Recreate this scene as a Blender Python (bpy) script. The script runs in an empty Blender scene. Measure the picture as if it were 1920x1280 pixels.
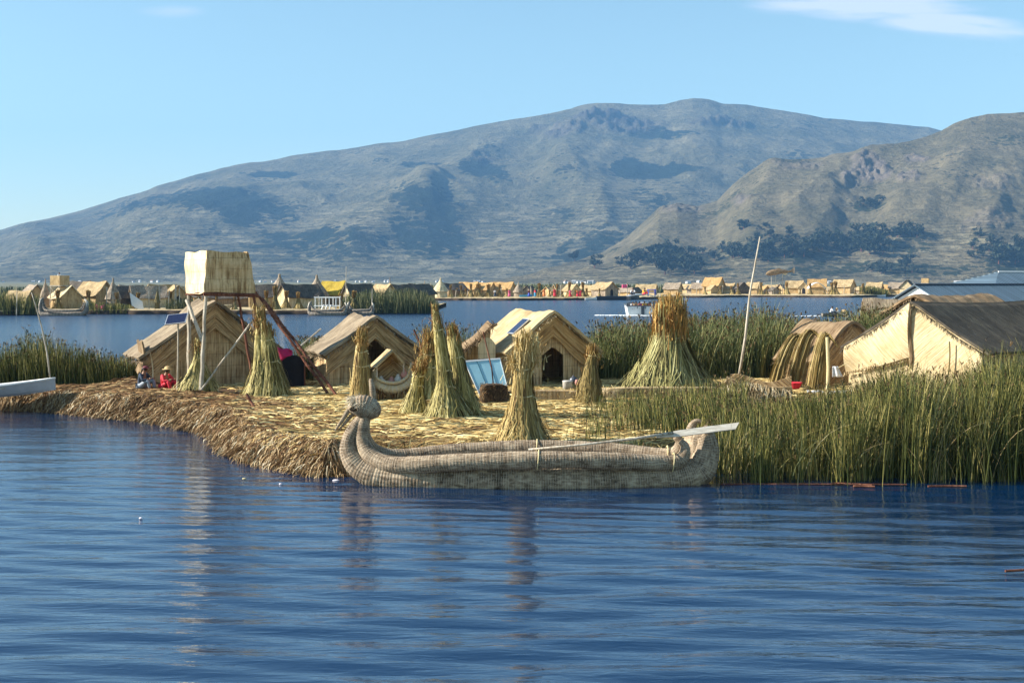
import bpy, bmesh, math, random
import numpy as np
from mathutils import Vector, Matrix
rnd = random.Random(7); rs = np.random.RandomState(11)
R = math.radians
scn = bpy.context.scene
col = scn.collection
F = 2400.0; HZ = 525.0; CH = 4.4; GZ = 0.55      # focal length in photo pixels, horizon row, eye height, island height
def at(px, py, Y): return Vector(((px-960)/F*Y, Y, CH-(py-HZ)/F*Y))
def gnd(px, py, z=GZ):
    Y = (CH-z)*F/(py-HZ); return Vector(((px-960)/F*Y, Y, z))
def gx(px, Y): return (px-960)/F*Y
# ------------------------------------------------------------------ noise
_tab = rs.rand(256, 256)
def vnoise(x, y):
    xi = np.floor(x).astype(int); yi = np.floor(y).astype(int)
    fx = x-xi; fy = y-yi; fx = fx*fx*(3-2*fx); fy = fy*fy*(3-2*fy)
    a = _tab[xi & 255, yi & 255]; b = _tab[(xi+1) & 255, yi & 255]
    c = _tab[xi & 255, (yi+1) & 255]; d = _tab[(xi+1) & 255, (yi+1) & 255]
    return (a*(1-fx)+b*fx)*(1-fy)+(c*(1-fx)+d*fx)*fy
def fbm(x, y, o=5, g=.5):
    s = 0; a = 1; t = 0
    for i in range(o):
        s = s+a*vnoise(x*2**i+i*17.3, y*2**i+i*9.1); t += a; a *= g
    return s/t
def sstep(a, b, x):
    t = np.clip((x-a)/(b-a), 0, 1); return t*t*(3-2*t)
# ------------------------------------------------------------------ objects
def tag(o, label=None, cat=None, group=None, kind=None):
    if label: o['label'] = label
    if cat: o['category'] = cat
    if group: o['group'] = group
    if kind: o['kind'] = kind
    return o
def empty(name, loc, rz=0, **k):
    o = bpy.data.objects.new(name, None); col.objects.link(o)
    o.location = loc; o.rotation_euler = (0, 0, rz); o.empty_display_size = .2
    return tag(o, **k)
def link(name, me, m, parent=None, smooth=False):
    o = bpy.data.objects.new(name, me); col.objects.link(o)
    if m: me.materials.append(m)
    if parent: o.parent = parent
    if smooth: me.polygons.foreach_set('use_smooth', [True]*len(me.polygons))
    return o
def np_mesh(name, V, Q):
    me = bpy.data.meshes.new(name); V = np.asarray(V, dtype=np.float32).reshape(-1, 3); Q = np.asarray(Q, dtype=np.int32).reshape(-1, 4)
    me.vertices.add(len(V)); me.vertices.foreach_set('co', V.ravel())
    me.loops.add(Q.size); me.loops.foreach_set('vertex_index', Q.ravel())
    me.polygons.add(len(Q)); me.polygons.foreach_set('loop_start', np.arange(0, Q.size, 4, dtype=np.int32))
    me.polygons.foreach_set('loop_total', np.full(len(Q), 4, dtype=np.int32))
    me.update(calc_edges=True); return me
def grid_quads(n, m):
    i = np.arange(n-1)[:, None]*m+np.arange(m-1)[None, :]
    return np.stack([i, i+m, i+m+1, i+1], -1).reshape(-1, 4)
class MB:
    def __init__(s): s.v = []; s.f = []; s.t = []; s.has = False
    def _tt(s, n, t=None):
        s.t += t if t else [(0, 0, 0)]*n
    def poly(s, pts):
        b = len(s.v); s.v += [tuple(p) for p in pts]; s.f.append(tuple(range(b, b+len(pts)))); s._tt(len(pts))
    def box(s, c, size, rot=None, bev=0):
        b = len(s.v); c = Vector(c)
        for x, y, z in ((-1,-1,-1),(1,-1,-1),(1,1,-1),(-1,1,-1),(-1,-1,1),(1,-1,1),(1,1,1),(-1,1,1)):
            p = Vector((x*size[0]/2, y*size[1]/2, z*size[2]/2))
            if rot: p = rot @ p
            s.v.append(tuple(c+p))
        for q in ((0,3,2,1),(4,5,6,7),(0,1,5,4),(1,2,6,5),(2,3,7,6),(3,0,4,7)): s.f.append(tuple(b+i for i in q))
        s._tt(8); return s
    def tube(s, pts, rad, n=10, cap=True, squash=1.0):
        pts = [Vector(p) for p in pts]
        if not hasattr(rad, '__len__'): rad = [rad]*len(pts)
        s.has = True; b = len(s.v); L = 0; up = None
        for i, p in enumerate(pts):
            d = (pts[min(i+1, len(pts)-1)]-pts[max(i-1, 0)]).normalized()
            if i: L += (p-pts[i-1]).length
            if up is None:
                up = Vector((0, 0, 1)) if abs(d.z) < .9 else Vector((1, 0, 0))
            a = d.cross(up).normalized(); up = a.cross(d).normalized()
            for k in range(n):
                t = 2*math.pi*k/n; w = a*math.cos(t)*rad[i]*squash+up*math.sin(t)*rad[i]
                s.v.append(tuple(p+w)); s.t.append((L, k/n, rad[i]))
        for i in range(len(pts)-1):
            for k in range(n):
                k2 = (k+1) % n
                s.f.append((b+i*n+k, b+i*n+k2, b+(i+1)*n+k2, b+(i+1)*n+k))
        if cap:
            s.f.append(tuple(b+k for k in range(n))[::-1]); s.f.append(tuple(b+(len(pts)-1)*n+k for k in range(n)))
        return s
    def lathe(s, c, prof, n=16, jit=0):
        c = Vector(c); b = len(s.v)
        for h, r in prof:
            for k in range(n):
                t = 2*math.pi*k/n; rr = r*(1+rnd.uniform(-jit, jit))
                s.v.append((c.x+rr*math.cos(t), c.y+rr*math.sin(t), c.z+h)); s.t.append((h, k/n, r))
        for i in range(len(prof)-1):
            for k in range(n):
                k2 = (k+1) % n; s.f.append((b+i*n+k, b+i*n+k2, b+(i+1)*n+k2, b+(i+1)*n+k))
        s.f.append(tuple(b+k for k in range(n))[::-1]); s.f.append(tuple(b+(len(prof)-1)*n+k for k in range(n)))
        return s
    def ell(s, c, r, n=14, m=9, rot=None):
        c = Vector(c); b = len(s.v)
        for i in range(m+1):
            ph = math.pi*i/m
            for k in range(n):
                t = 2*math.pi*k/n; p = Vector((r[0]*math.sin(ph)*math.cos(t), r[1]*math.sin(ph)*math.sin(t), -r[2]*math.cos(ph)))
                if i in (0, m): p = Vector((r[0]*.02*math.cos(t), r[1]*.02*math.sin(t), p.z))
                if rot: p = rot @ p
                s.v.append(tuple(c+p)); s.t.append((0, 0, 0))
        for i in range(m):
            for k in range(n):
                k2 = (k+1) % n; s.f.append((b+i*n+k, b+i*n+k2, b+(i+1)*n+k2, b+(i+1)*n+k))
        s.f.append(tuple(b+k for k in range(n))[::-1]); s.f.append(tuple(b+m*n+k for k in range(n)))
        return s
    def np(s, V, Q):
        b = len(s.v); V = np.asarray(V).reshape(-1, 3); s.v += [tuple(map(float, p)) for p in V]
        s.f += [tuple(int(i)+b for i in q) for q in np.asarray(Q).reshape(-1, 4)]; s._tt(len(V)); return s
    def grid(s, fn, nu, nv, thick=0):
        """fn(u,v)->Vector; thick>0 gives it a second skin and an edge"""
        b = len(s.v); P = [[Vector(fn(i/nu, j/nv)) for j in range(nv+1)] for i in range(nu+1)]
        W = nv+1
        for r_ in P:
            for p in r_: s.v.append(tuple(p))
        s._tt((nu+1)*W)
        for i in range(nu):
            for j in range(nv): s.f.append((b+i*W+j, b+(i+1)*W+j, b+(i+1)*W+j+1, b+i*W+j+1))
        if thick:
            c = len(s.v)
            for i in range(nu+1):
                for j in range(W):
                    du = P[min(i+1, nu)][j]-P[max(i-1, 0)][j]; dv = P[i][min(j+1, nv)]-P[i][max(j-1, 0)]
                    nn = du.cross(dv).normalized(); s.v.append(tuple(P[i][j]-nn*thick))
            s._tt((nu+1)*W)
            for i in range(nu):
                for j in range(nv): s.f.append((c+i*W+j, c+i*W+j+1, c+(i+1)*W+j+1, c+(i+1)*W+j))
            for i in range(nu):
                s.f.append((b+i*W, c+i*W, c+(i+1)*W, b+(i+1)*W)); s.f.append((b+i*W+nv, b+(i+1)*W+nv, c+(i+1)*W+nv, c+i*W+nv))
            for j in range(nv):
                s.f.append((b+j, b+j+1, c+j+1, c+j)); s.f.append((b+nu*W+j, c+nu*W+j, c+nu*W+j+1, b+nu*W+j+1))
        return s
    def mesh(s, name):
        me = bpy.data.meshes.new(name); me.from_pydata(s.v, [], s.f)
        if s.has and len(s.t) == len(s.v):
            a = me.attributes.new('tuv', 'FLOAT_VECTOR', 'POINT'); a.data.foreach_set('vector', np.array(s.t, dtype=np.float32).ravel())
        me.update(); return me
    def build(s, name, m, parent=None, smooth=False):
        return link(name, s.mesh(name), m, parent, smooth)
def smoothpath(pts, n):
    """Catmull-Rom through rows of numbers, evenly spaced"""
    P = np.array(pts, float); out = []
    k = len(P)-1
    for i in range(k):
        p0 = P[max(i-1, 0)]; p1 = P[i]; p2 = P[i+1]; p3 = P[min(i+2, k)]
        for t in np.linspace(0, 1, 40, endpoint=False):
            out.append(.5*((2*p1)+(-p0+p2)*t+(2*p0-5*p1+4*p2-p3)*t*t+(-p0+3*p1-3*p2+p3)*t**3))
    out.append(P[-1]); out = np.array(out)
    d = np.r_[0, np.cumsum(np.linalg.norm(np.diff(out[:, :3], axis=0), axis=1))]
    s = np.linspace(0, d[-1], n)
    return np.stack([np.interp(s, d, out[:, j]) for j in range(P.shape[1])], -1), d[-1]
def blades(root, tip, bend, width, segs=4, tipw=.25, side=None):
    """ribbons: root,tip (n,3); bend (n,3) pushes the middle; returns V,Q"""
    n = len(root); t = np.linspace(0, 1, segs+1)[None, :, None]
    C = root[:, None]*(1-t)+tip[:, None]*t+bend[:, None]*(4*t*(1-t))
    if side is None:
        a = rs.rand(n)*2*np.pi; side = np.stack([np.cos(a), np.sin(a), np.zeros(n)], -1)
    w = (width[:, None, None]*.5)*(1-(1-tipw)*t**2)
    V = np.stack([C-side[:, None]*w, C+side[:, None]*w], 2)
    base = (np.arange(n)*(segs+1)*2)[:, None]+np.arange(segs)[None, :]*2
    Q = np.stack([base, base+1, base+3, base+2], -1)
    return V.reshape(-1, 3), Q.reshape(-1, 4)
def cat(*vq):
    V = []; Q = []; b = 0
    for v, q in vq: V.append(v); Q.append(q+b); b += len(v)
    return np.concatenate(V), np.concatenate(Q)
# ------------------------------------------------------------------ materials
def newmat(name):
    m = bpy.data.materials.new(name); m.use_nodes = True; nt = m.node_tree
    return m, nt, nt.nodes['Principled BSDF']
def N(nt, t, **k):
    n = nt.nodes.new(t)
    for a, v in k.items(): setattr(n, a, v)
    return n
def ramp(nt, cols, fac=None, interp='LINEAR'):
    r = N(nt, 'ShaderNodeValToRGB'); r.color_ramp.interpolation = interp
    e = r.color_ramp.elements
    while len(e) < len(cols): e.new(.5)
    for i, c in enumerate(cols):
        p, c = c if len(c) == 2 else (i/max(1, len(cols)-1), c)
        e[i].position = p; e[i].color = (*c, 1)
    if fac: nt.links.new(fac, r.inputs[0])
    return r
def noise(nt, scale=(1, 1, 1), s=1, det=4, rough=.6, coord='Object', rot=(0, 0, 0), dist=0):
    tc = N(nt, 'ShaderNodeTexCoord'); mp = N(nt, 'ShaderNodeMapping'); mp.inputs['Scale'].default_value = scale; mp.inputs['Rotation'].default_value = rot
    no = N(nt, 'ShaderNodeTexNoise'); no.inputs['Scale'].default_value = s; no.inputs['Detail'].default_value = det; no.inputs['Roughness'].default_value = rough; no.inputs['Distortion'].default_value = dist
    nt.links.new(tc.outputs[coord], mp.inputs[0]); nt.links.new(mp.outputs[0], no.inputs[0]); return no.outputs[0]
def math_(nt, op, a, b=None, c=None, clamp=False):
    n = N(nt, 'ShaderNodeMath', operation=op); n.use_clamp = clamp
    for i, x in enumerate((a, b, c)):
        if x is None: continue
        if isinstance(x, (int, float)): n.inputs[i].default_value = x
        else: nt.links.new(x, n.inputs[i])
    return n.outputs[0]
def mixc(nt, f, a, b, blend='MIX'):
    n = N(nt, 'ShaderNodeMix', data_type='RGBA', blend_type=blend)
    for i, x in ((0, f), (6, a), (7, b)):
        if isinstance(x, (int, float)): n.inputs[i].default_value = x
        elif isinstance(x, tuple): n.inputs[i].default_value = (*x, 1)
        else: nt.links.new(x, n.inputs[i])
    return n.outputs[2]
def bump(nt, bs, h, dist=.02, strength=1):
    b = N(nt, 'ShaderNodeBump'); b.inputs['Distance'].default_value = dist; b.inputs['Strength'].default_value = strength
    nt.links.new(h, b.inputs['Height']); nt.links.new(b.outputs[0], bs.inputs['Normal']); return b
def strand(name, cols, rough=.75, trans=0, spec=.25):
    """each strand of the mesh has a tint of its own"""
    m, nt, bs = newmat(name); g = N(nt, 'ShaderNodeNewGeometry')
    big = noise(nt, s=1.1, det=3); f = math_(nt, 'ADD', math_(nt, 'MULTIPLY', g.outputs['Random Per Island'], .8), math_(nt, 'MULTIPLY', big, 1.1))
    f = math_(nt, 'SUBTRACT', f, .45, clamp=True)
    r = ramp(nt, cols, f); nt.links.new(r.outputs[0], bs.inputs['Base Color']); bs.inputs['Roughness'].default_value = rough; bs.inputs['Specular IOR Level'].default_value = spec
    if trans:
        tr = N(nt, 'ShaderNodeBsdfTranslucent'); nt.links.new(r.outputs[0], tr.inputs[0]); mx = N(nt, 'ShaderNodeMixShader'); mx.inputs[0].default_value = trans
        nt.links.new(bs.outputs[0], mx.inputs[1]); nt.links.new(tr.outputs[0], mx.inputs[2]); nt.links.new(mx.outputs[0], nt.nodes['Material Output'].inputs[0])
    return m
FIB=1
def fiber(name, cols, scale, s2=1.3, bd=.03, rough=.85, band=None, bandaxis=2, stain=.35, slant=0, seamk=.3):
    """matted reeds: fine streaks (scale sets the direction), blotches, optional seams every band metres"""
    m, nt, bs = newmat(name)
    if slant:      # strands run parallel to both roof edges
        tq = N(nt, 'ShaderNodeTexCoord'); sq = N(nt, 'ShaderNodeSeparateXYZ'); nt.links.new(tq.outputs['Object'], sq.inputs[0]); cq = N(nt, 'ShaderNodeCombineXYZ')
        zz = math_(nt, 'ADD', sq.outputs[2], math_(nt, 'MULTIPLY', math_(nt, 'ABSOLUTE', sq.outputs[0]), slant))
        for i_, s_ in enumerate((sq.outputs[0], sq.outputs[1], zz)): nt.links.new(math_(nt, 'MULTIPLY', s_, scale[i_]), cq.inputs[i_])
        nf = N(nt, 'ShaderNodeTexNoise'); nf.inputs['Scale'].default_value = 1; nf.inputs['Detail'].default_value = 3; nt.links.new(cq.outputs[0], nf.inputs[0]); fine = nf.outputs[0]
    else: fine = noise(nt, scale, 1, 3, .6)
    big = noise(nt, (1, 1, 1), s2, 5, .65)
    f = math_(nt, 'ADD', math_(nt, 'MULTIPLY', fine, .75), math_(nt, 'MULTIPLY', big, .5)); f = math_(nt, 'SUBTRACT', f, .12)
    r = ramp(nt, [(.5+(p-.5)*.48, c_) for p, c_ in cols], f); c = r.outputs[0]; h = fine
    if band:
        tc = N(nt, 'ShaderNodeTexCoord'); sp = N(nt, 'ShaderNodeSeparateXYZ'); nt.links.new(tc.outputs['Object'], sp.inputs[0])
        z = math_(nt, 'ADD', zz if slant else sp.outputs[bandaxis], math_(nt, 'MULTIPLY', big, .16))
        fr = math_(nt, 'FRACT', math_(nt, 'DIVIDE', z, band)); seam = math_(nt, 'LESS_THAN', fr, .06)
        c = mixc(nt, math_(nt, 'MULTIPLY', seam, seamk), c, tuple(x*.35 for x in cols[0][1]) if len(cols[0]) == 2 else tuple(x*.5 for x in cols[0]))
        h = math_(nt, 'ADD', fine, math_(nt, 'MULTIPLY', fr, .15 if not slant else .6))
    st = noise(nt, (1, 1, .6), 2.3, 6, .7); st = math_(nt, 'MULTIPLY', math_(nt, 'SUBTRACT', st, .5, clamp=True), stain*5, clamp=True)
    c = mixc(nt, st, c, tuple(x*.45 for x in (cols[0][1] if len(cols[0]) == 2 else cols[0])))
    nt.links.new(c, bs.inputs['Base Color']); bs.inputs['Roughness'].default_value = rough; bs.inputs['Specular IOR Level'].default_value = .2
    bump(nt, bs, h, bd); return m
def plain(name, c, rough=.6, var=.15, s=6, metal=0, spec=.4):
    m, nt, bs = newmat(name); n_ = noise(nt, (1, 1, 1), s, 5, .65)
    r = ramp(nt, [(.3, tuple(x*(1-var) for x in c)), (.7, tuple(min(1, x*(1+var)) for x in c))], n_)
    nt.links.new(r.outputs[0], bs.inputs['Base Color']); bs.inputs['Roughness'].default_value = rough; bs.inputs['Metallic'].default_value = metal; bs.inputs['Specular IOR Level'].default_value = spec
    return m
M = {}
M['reed'] = strand('green_reed', [(0, (.008, .015, .005)), (.25, (.028, .044, .011)), (.5, (.088, .105, .023)), (.75, (.24, .215, .052)), (1, (.56, .46, .17))], .6, .15, .3)
M['reed_back'] = strand('reed_bed_behind', [(0, (.02, .035, .012)), (.35, (.065, .09, .028)), (.65, (.16, .18, .055)), (1, (.38, .33, .13))], .6, .15, .3)
M['reed_far'] = strand('distant_reed', [(0, (.03, .04, .015)), (.5, (.08, .10, .04)), (1, (.20, .18, .08))], .7, 0, .2)
M['seed'] = strand('seed_head', [(0, (.05, .03, .012)), (1, (.16, .10, .04))])
M['straw'] = strand('loose_yellow_straw', [(0, (.10, .05, .014)), (.3, (.36, .23, .07)), (.6, (.74, .54, .21)), (1, (.90, .78, .42))], .7)
M['straw_brown'] = strand('rotting_brown_straw', [(0, (.05, .022, .008)), (.35, (.16, .075, .025)), (.65, (.30, .17, .065)), (1, (.52, .38, .18))], .8)
M['fringe'] = strand('bank_fringe_straw', [(0, (.045, .022, .01)), (.3, (.15, .08, .03)), (.6, (.34, .22, .10)), (.85, (.52, .42, .26)), (1, (.62, .56, .42))], .8)
M['sheaf'] = strand('sheaf_reed', [(0, (.06, .045, .014)), (.3, (.22, .18, .05)), (.6, (.46, .38, .13)), (1, (.78, .68, .34))], .65)
M['sheaf_dry'] = strand('dry_sheaf_reed', [(0, (.16, .09, .03)), (.4, (.36, .25, .08)), (.8, (.52, .40, .16)), (1, (.70, .60, .34))], .7)
M['tuft'] = strand('sheaf_tuft', [(0, (.10, .045, .012)), (.4, (.28, .15, .045)), (.75, (.42, .28, .09)), (1, (.58, .46, .2))], .75)
M['core'] = plain('sheaf_core', (.14, .11, .04), .9, .3, 9)
M['tie'] = plain('reed_cord', (.62, .52, .28), .8, .2, 20)
wc = [(.2, (.24, .14, .06)), (.5, (.56, .39, .20)), (.8, (.74, .56, .33))]
M['wall'] = fiber('reed_mat_wall', wc, (17, 17, .9), band=.42, bd=.04)
M['wall_pale_sunlit'] = fiber('pale_sunlit_reed_mat', [(.15, (.48, .36, .2)), (.5, (.70, .58, .36)), (.85, (.82, .72, .50))], (17, 17, .9), band=.42, bd=.03, stain=.12)  # paler copy of the wall mat: paints sunlit faces, also serves pale mats
M['tent'] = fiber('cream_reed_mat', [(.2, (.40, .29, .15)), (.5, (.56, .44, .25)), (.8, (.66, .55, .35))], (2, 2, 30), bd=.03, stain=.08, slant=-.9)
M['gable'] = fiber('layered_reed_mat', [(.2, (.20, .115, .05)), (.5, (.48, .32, .155)), (.8, (.68, .49, .27))], (1.5, 1.5, 26), band=.3, bd=.05, slant=.85, seamk=.5)
M['roof_grey'] = fiber('weathered_thatch', [(.15, (.13, .095, .06)), (.5, (.27, .21, .14)), (.85, (.42, .34, .23))], (1.6, 28, 1.6), bd=.05)
M['roof_straw'] = fiber('fresh_thatch', [(.15, (.27, .19, .09)), (.5, (.50, .375, .20)), (.85, (.64, .51, .32))], (1.6, 28, 1.6), bd=.04)
M['roof_dark'] = fiber('dark_thatch', [(.15, (.035, .03, .022)), (.5, (.075, .062, .045)), (.85, (.14, .12, .085))], (1.6, 26, 1.6), bd=.06)
M['roof_brown'] = fiber('brown_thatch', [(.15, (.12, .075, .04)), (.5, (.25, .17, .095)), (.85, (.38, .28, .17))], (1.6, 26, 1.6), bd=.05)
M['yellow_roof'] = fiber('yellow_thatch', [(.15, (.22, .15, .02)), (.5, (.38, .27, .03)), (.85, (.48, .36, .06))], (1.6, 20, 1.6), bd=.05)
M['far_roof'] = fiber('distant_tan_thatch', [(.15, (.20, .14, .07)), (.5, (.41, .30, .155)), (.85, (.54, .42, .25))], (1.6, 12, 1.6), bd=.08)
M['orange_roof'] = fiber('distant_orange_thatch', [(.15, (.26, .155, .06)), (.5, (.46, .28, .11)), (.85, (.56, .38, .18))], (1.6, 12, 1.6), bd=.08)
M['far_wall'] = fiber('distant_reed_wall', [(.15, (.26, .165, .075)), (.5, (.47, .33, .16)), (.85, (.60, .45, .25))], (9, 9, 1.3), bd=.06)
M['far_dark'] = fiber('distant_dark_thatch', [(.15, (.05, .042, .035)), (.5, (.10, .085, .07)), (.85, (.17, .14, .11))], (1.6, 12, 1.6), bd=.08)
M['far_grey'] = fiber('distant_grey_thatch', [(.15, (.16, .12, .085)), (.5, (.29, .23, .17)), (.85, (.42, .35, .26))], (6, 6, 1.6), bd=.08)
M['far_cream'] = fiber('distant_cream_mat', [(.15, (.36, .27, .14)), (.5, (.56, .45, .27)), (.85, (.66, .56, .38))], (6, 6, 1.6), bd=.05, stain=.1)
M['pole'] = fiber('pale_wood_pole', [(.15, (.26, .2, .14)), (.5, (.48, .42, .33)), (.85, (.64, .58, .48))], (20, 20, 2), bd=.01)
M['pole_red'] = fiber('reddish_wood_pole', [(.15, (.07, .025, .015)), (.5, (.16, .06, .035)), (.85, (.28, .13, .08))], (20, 20, 2), bd=.01)
M['white'] = plain('white_paint', (.78, .78, .76), .45, .06)
M['blue_paint'] = plain('pale_blue_paint', (.36, .62, .70), .5, .06, 3)
M['blue_edge'] = plain('blue_panel_edge', (.05, .14, .2), .5, .1)
M['grey_paint'] = plain('grey_hull_paint', (.42, .42, .45), .5, .1)
M['solar'] = plain('solar_cell', (.012, .016, .05), .15, .1, 10, spec=.6)
M['alu'] = plain('aluminium_frame', (.6, .62, .65), .35, .05, metal=.6)
M['black'] = plain('black_cloth_door_shade', (.012, .011, .014), .9, .3)
M['navy'] = plain('navy_jacket', (.03, .045, .075), .8, .3)
M['grey_cloth'] = plain('grey_cloth', (.3, .33, .38), .8, .2)
M['red'] = plain('red_cloth', (.62, .03, .05), .75, .2)
M['maroon'] = plain('maroon_cap', (.14, .02, .03), .7, .2)
M['magenta'] = plain('magenta_cloth', (.50, .012, .10), .7, .2)
M['orange'] = plain('orange_cloth', (.75, .22, .06), .7, .2)
M['pinkc'] = plain('pink_cloth', (.70, .10, .22), .7, .2)
M['cyan'] = plain('blue_cloth', (.08, .36, .60), .7, .2)
M['yellow'] = plain('yellow_vest', (.80, .45, .03), .7, .2)
M['bluep'] = plain('blue_plastic', (.03, .07, .42), .5, .2)
M['whitec'] = plain('white_cloth', (.72, .72, .72), .8, .1)
M['skin'] = plain('skin', (.30, .16, .10), .6, .1)
M['hair'] = plain('black_hair', (.012, .01, .01), .6, .3)
M['hat'] = plain('straw_hat', (.55, .38, .18), .8, .2, 20)
M['clay'] = plain('pink_clay', (.42, .2, .16), .7, .2)
M['pot'] = plain('pot_enamel', (.5, .47, .42), .5, .2)
M['metal'] = plain('dark_metal', (.10, .11, .13), .4, .2, metal=.5)
M['foam'] = plain('foam', (.8, .84, .86), .8, .05)
M['litter'] = plain('white_petal', (.85, .78, .85), .7, .05)
M['peat'] = fiber('dark_reed_bale', [(.15, (.018, .010, .006)), (.5, (.065, .042, .022)), (.85, (.17, .11, .06))], (20, 20, 8), bd=.05)
# tubes of lashed reeds: streaks along the tube and a lighter cord at every lashing
def bundle_mat(name, cols, pitch=.07, cordc=(.62, .55, .44), vs=40):
    m, nt, bs = newmat(name); a = N(nt, 'ShaderNodeAttribute', attribute_name='tuv'); sp = N(nt, 'ShaderNodeSeparateXYZ'); nt.links.new(a.outputs['Vector'], sp.inputs[0])
    big = noise(nt, (1, 1, 1), 2.2, 5, .7); cb = N(nt, 'ShaderNodeCombineXYZ')
    nt.links.new(math_(nt, 'MULTIPLY', sp.outputs[0], 5), cb.inputs[0]); nt.links.new(math_(nt, 'MULTIPLY', math_(nt, 'ABSOLUTE', math_(nt, 'SUBTRACT', sp.outputs[1], .5)), vs), cb.inputs[1])
    fn = N(nt, 'ShaderNodeTexNoise'); fn.inputs['Scale'].default_value = 1; fn.inputs['Detail'].default_value = 3; nt.links.new(cb.outputs[0], fn.inputs[0])
    f = math_(nt, 'ADD', math_(nt, 'MULTIPLY', fn.outputs[0], 1.1), math_(nt, 'MULTIPLY', big, 1.0)); f = math_(nt, 'SUBTRACT', f, .56)
    c = ramp(nt, cols, f).outputs[0]
    u = math_(nt, 'ADD', math_(nt, 'DIVIDE', sp.outputs[0], pitch), math_(nt, 'MULTIPLY', big, 1.2)); fr = math_(nt, 'ABSOLUTE', math_(nt, 'SUBTRACT', math_(nt, 'FRACT', u), .5))
    cord = math_(nt, 'GREATER_THAN', fr, .40)
    worn = math_(nt, 'GREATER_THAN', noise(nt, (1, 1, 1), 9, 3, .6), .45)
    c = mixc(nt, math_(nt, 'MULTIPLY', math_(nt, 'MULTIPLY', cord, worn), .85), c, cordc)
    dk = math_(nt, 'LESS_THAN', fr, .0)
    nt.links.new(c, bs.inputs['Base Color']); bs.inputs['Roughness'].default_value = .85; bs.inputs['Specular IOR Level'].default_value = .2
    hh = math_(nt, 'ADD', math_(nt, 'MULTIPLY', fn.outputs[0], .5), math_(nt, 'MULTIPLY', cord, .6)); bump(nt, bs, hh, .02); return m
M['boat'] = bundle_mat('weathered_grey_totora', [(.2, (.06, .040, .024)), (.5, (.27, .20, .132)), (.8, (.56, .45, .31))], .052, (.50, .42, .32))
M['boat_cream'] = bundle_mat('fresh_totora', [(.15, (.40, .30, .17)), (.5, (.62, .50, .30)), (.85, (.75, .64, .44))], .12)
M['boat_far'] = bundle_mat('distant_totora', [(.15, (.10, .085, .07)), (.5, (.20, .17, .14)), (.85, (.32, .28, .24))], .4, (.4, .35, .28))
M['boat_tip'] = bundle_mat('pale_prow', [(.15, (.40, .36, .3)), (.5, (.60, .55, .46)), (.85, (.75, .7, .6))], .4)
def corr(name, c):
    m, nt, bs = newmat(name); tc = N(nt, 'ShaderNodeTexCoord'); w = N(nt, 'ShaderNodeTexWave'); w.bands_direction = 'Y'; w.inputs['Scale'].default_value = 1.1; w.inputs['Distortion'].default_value = .2
    nt.links.new(tc.outputs['Object'], w.inputs[0]); n_ = noise(nt, (.3, 3, .3), 1, 3)
    cc = ramp(nt, [(.3, tuple(x*.7 for x in c)), (.7, tuple(x*1.3 for x in c))], n_).outputs[0]; nt.links.new(cc, bs.inputs['Base Color'])
    bs.inputs['Roughness'].default_value = .4; bs.inputs['Metallic'].default_value = .2; bump(nt, bs, w.outputs[0], .05); return m
M['blue_roof'] = corr('blue_metal_roof', (.11, .16, .20))
# ================================================================== camera, sun, sky
cam = bpy.data.cameras.new('camera'); co = bpy.data.objects.new('camera', cam); col.objects.link(co); scn.camera = co
co.location = (0, 0, CH); co.rotation_euler = (R(90), 0, 0); cam.sensor_width = 36; cam.lens = 36*F/1920
cam.shift_y = -(640-HZ)/1920; cam.clip_start = .5; cam.clip_end = 20000
SEL = 30; SAZ = -90                                            # sun low on the left, a touch behind the camera
sd = Vector((math.sin(R(SAZ))*math.cos(R(SEL)), math.cos(R(SAZ))*math.cos(R(SEL)), math.sin(R(SEL))))
sl = bpy.data.lights.new('sun', 'SUN'); so = bpy.data.objects.new('sun', sl); col.objects.link(so)
sl.energy = 5.0; sl.angle = R(.5); sl.color = (1, .93, .82); so.rotation_euler = (-sd).to_track_quat('-Z', 'Y').to_euler()
w = bpy.data.worlds.new('World'); scn.world = w; w.use_nodes = True; nt = w.node_tree; bg = nt.nodes['Background']
sky = N(nt, 'ShaderNodeTexSky'); sky.sky_type = 'NISHITA'; sky.sun_disc = False; sky.sun_elevation = R(SEL); sky.sun_rotation = R(SAZ)
sky.altitude = 1500; sky.air_density = 1.35; sky.dust_density = .5; sky.ozone_density = .5
tc = N(nt, 'ShaderNodeTexCoord'); sp = N(nt, 'ShaderNodeSeparateXYZ'); nt.links.new(tc.outputs['Generated'], sp.inputs[0])
yy = math_(nt, 'MAXIMUM', sp.outputs[1], .01); U = math_(nt, 'DIVIDE', sp.outputs[0], yy); Vv = math_(nt, 'DIVIDE', sp.outputs[2], yy)
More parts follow.
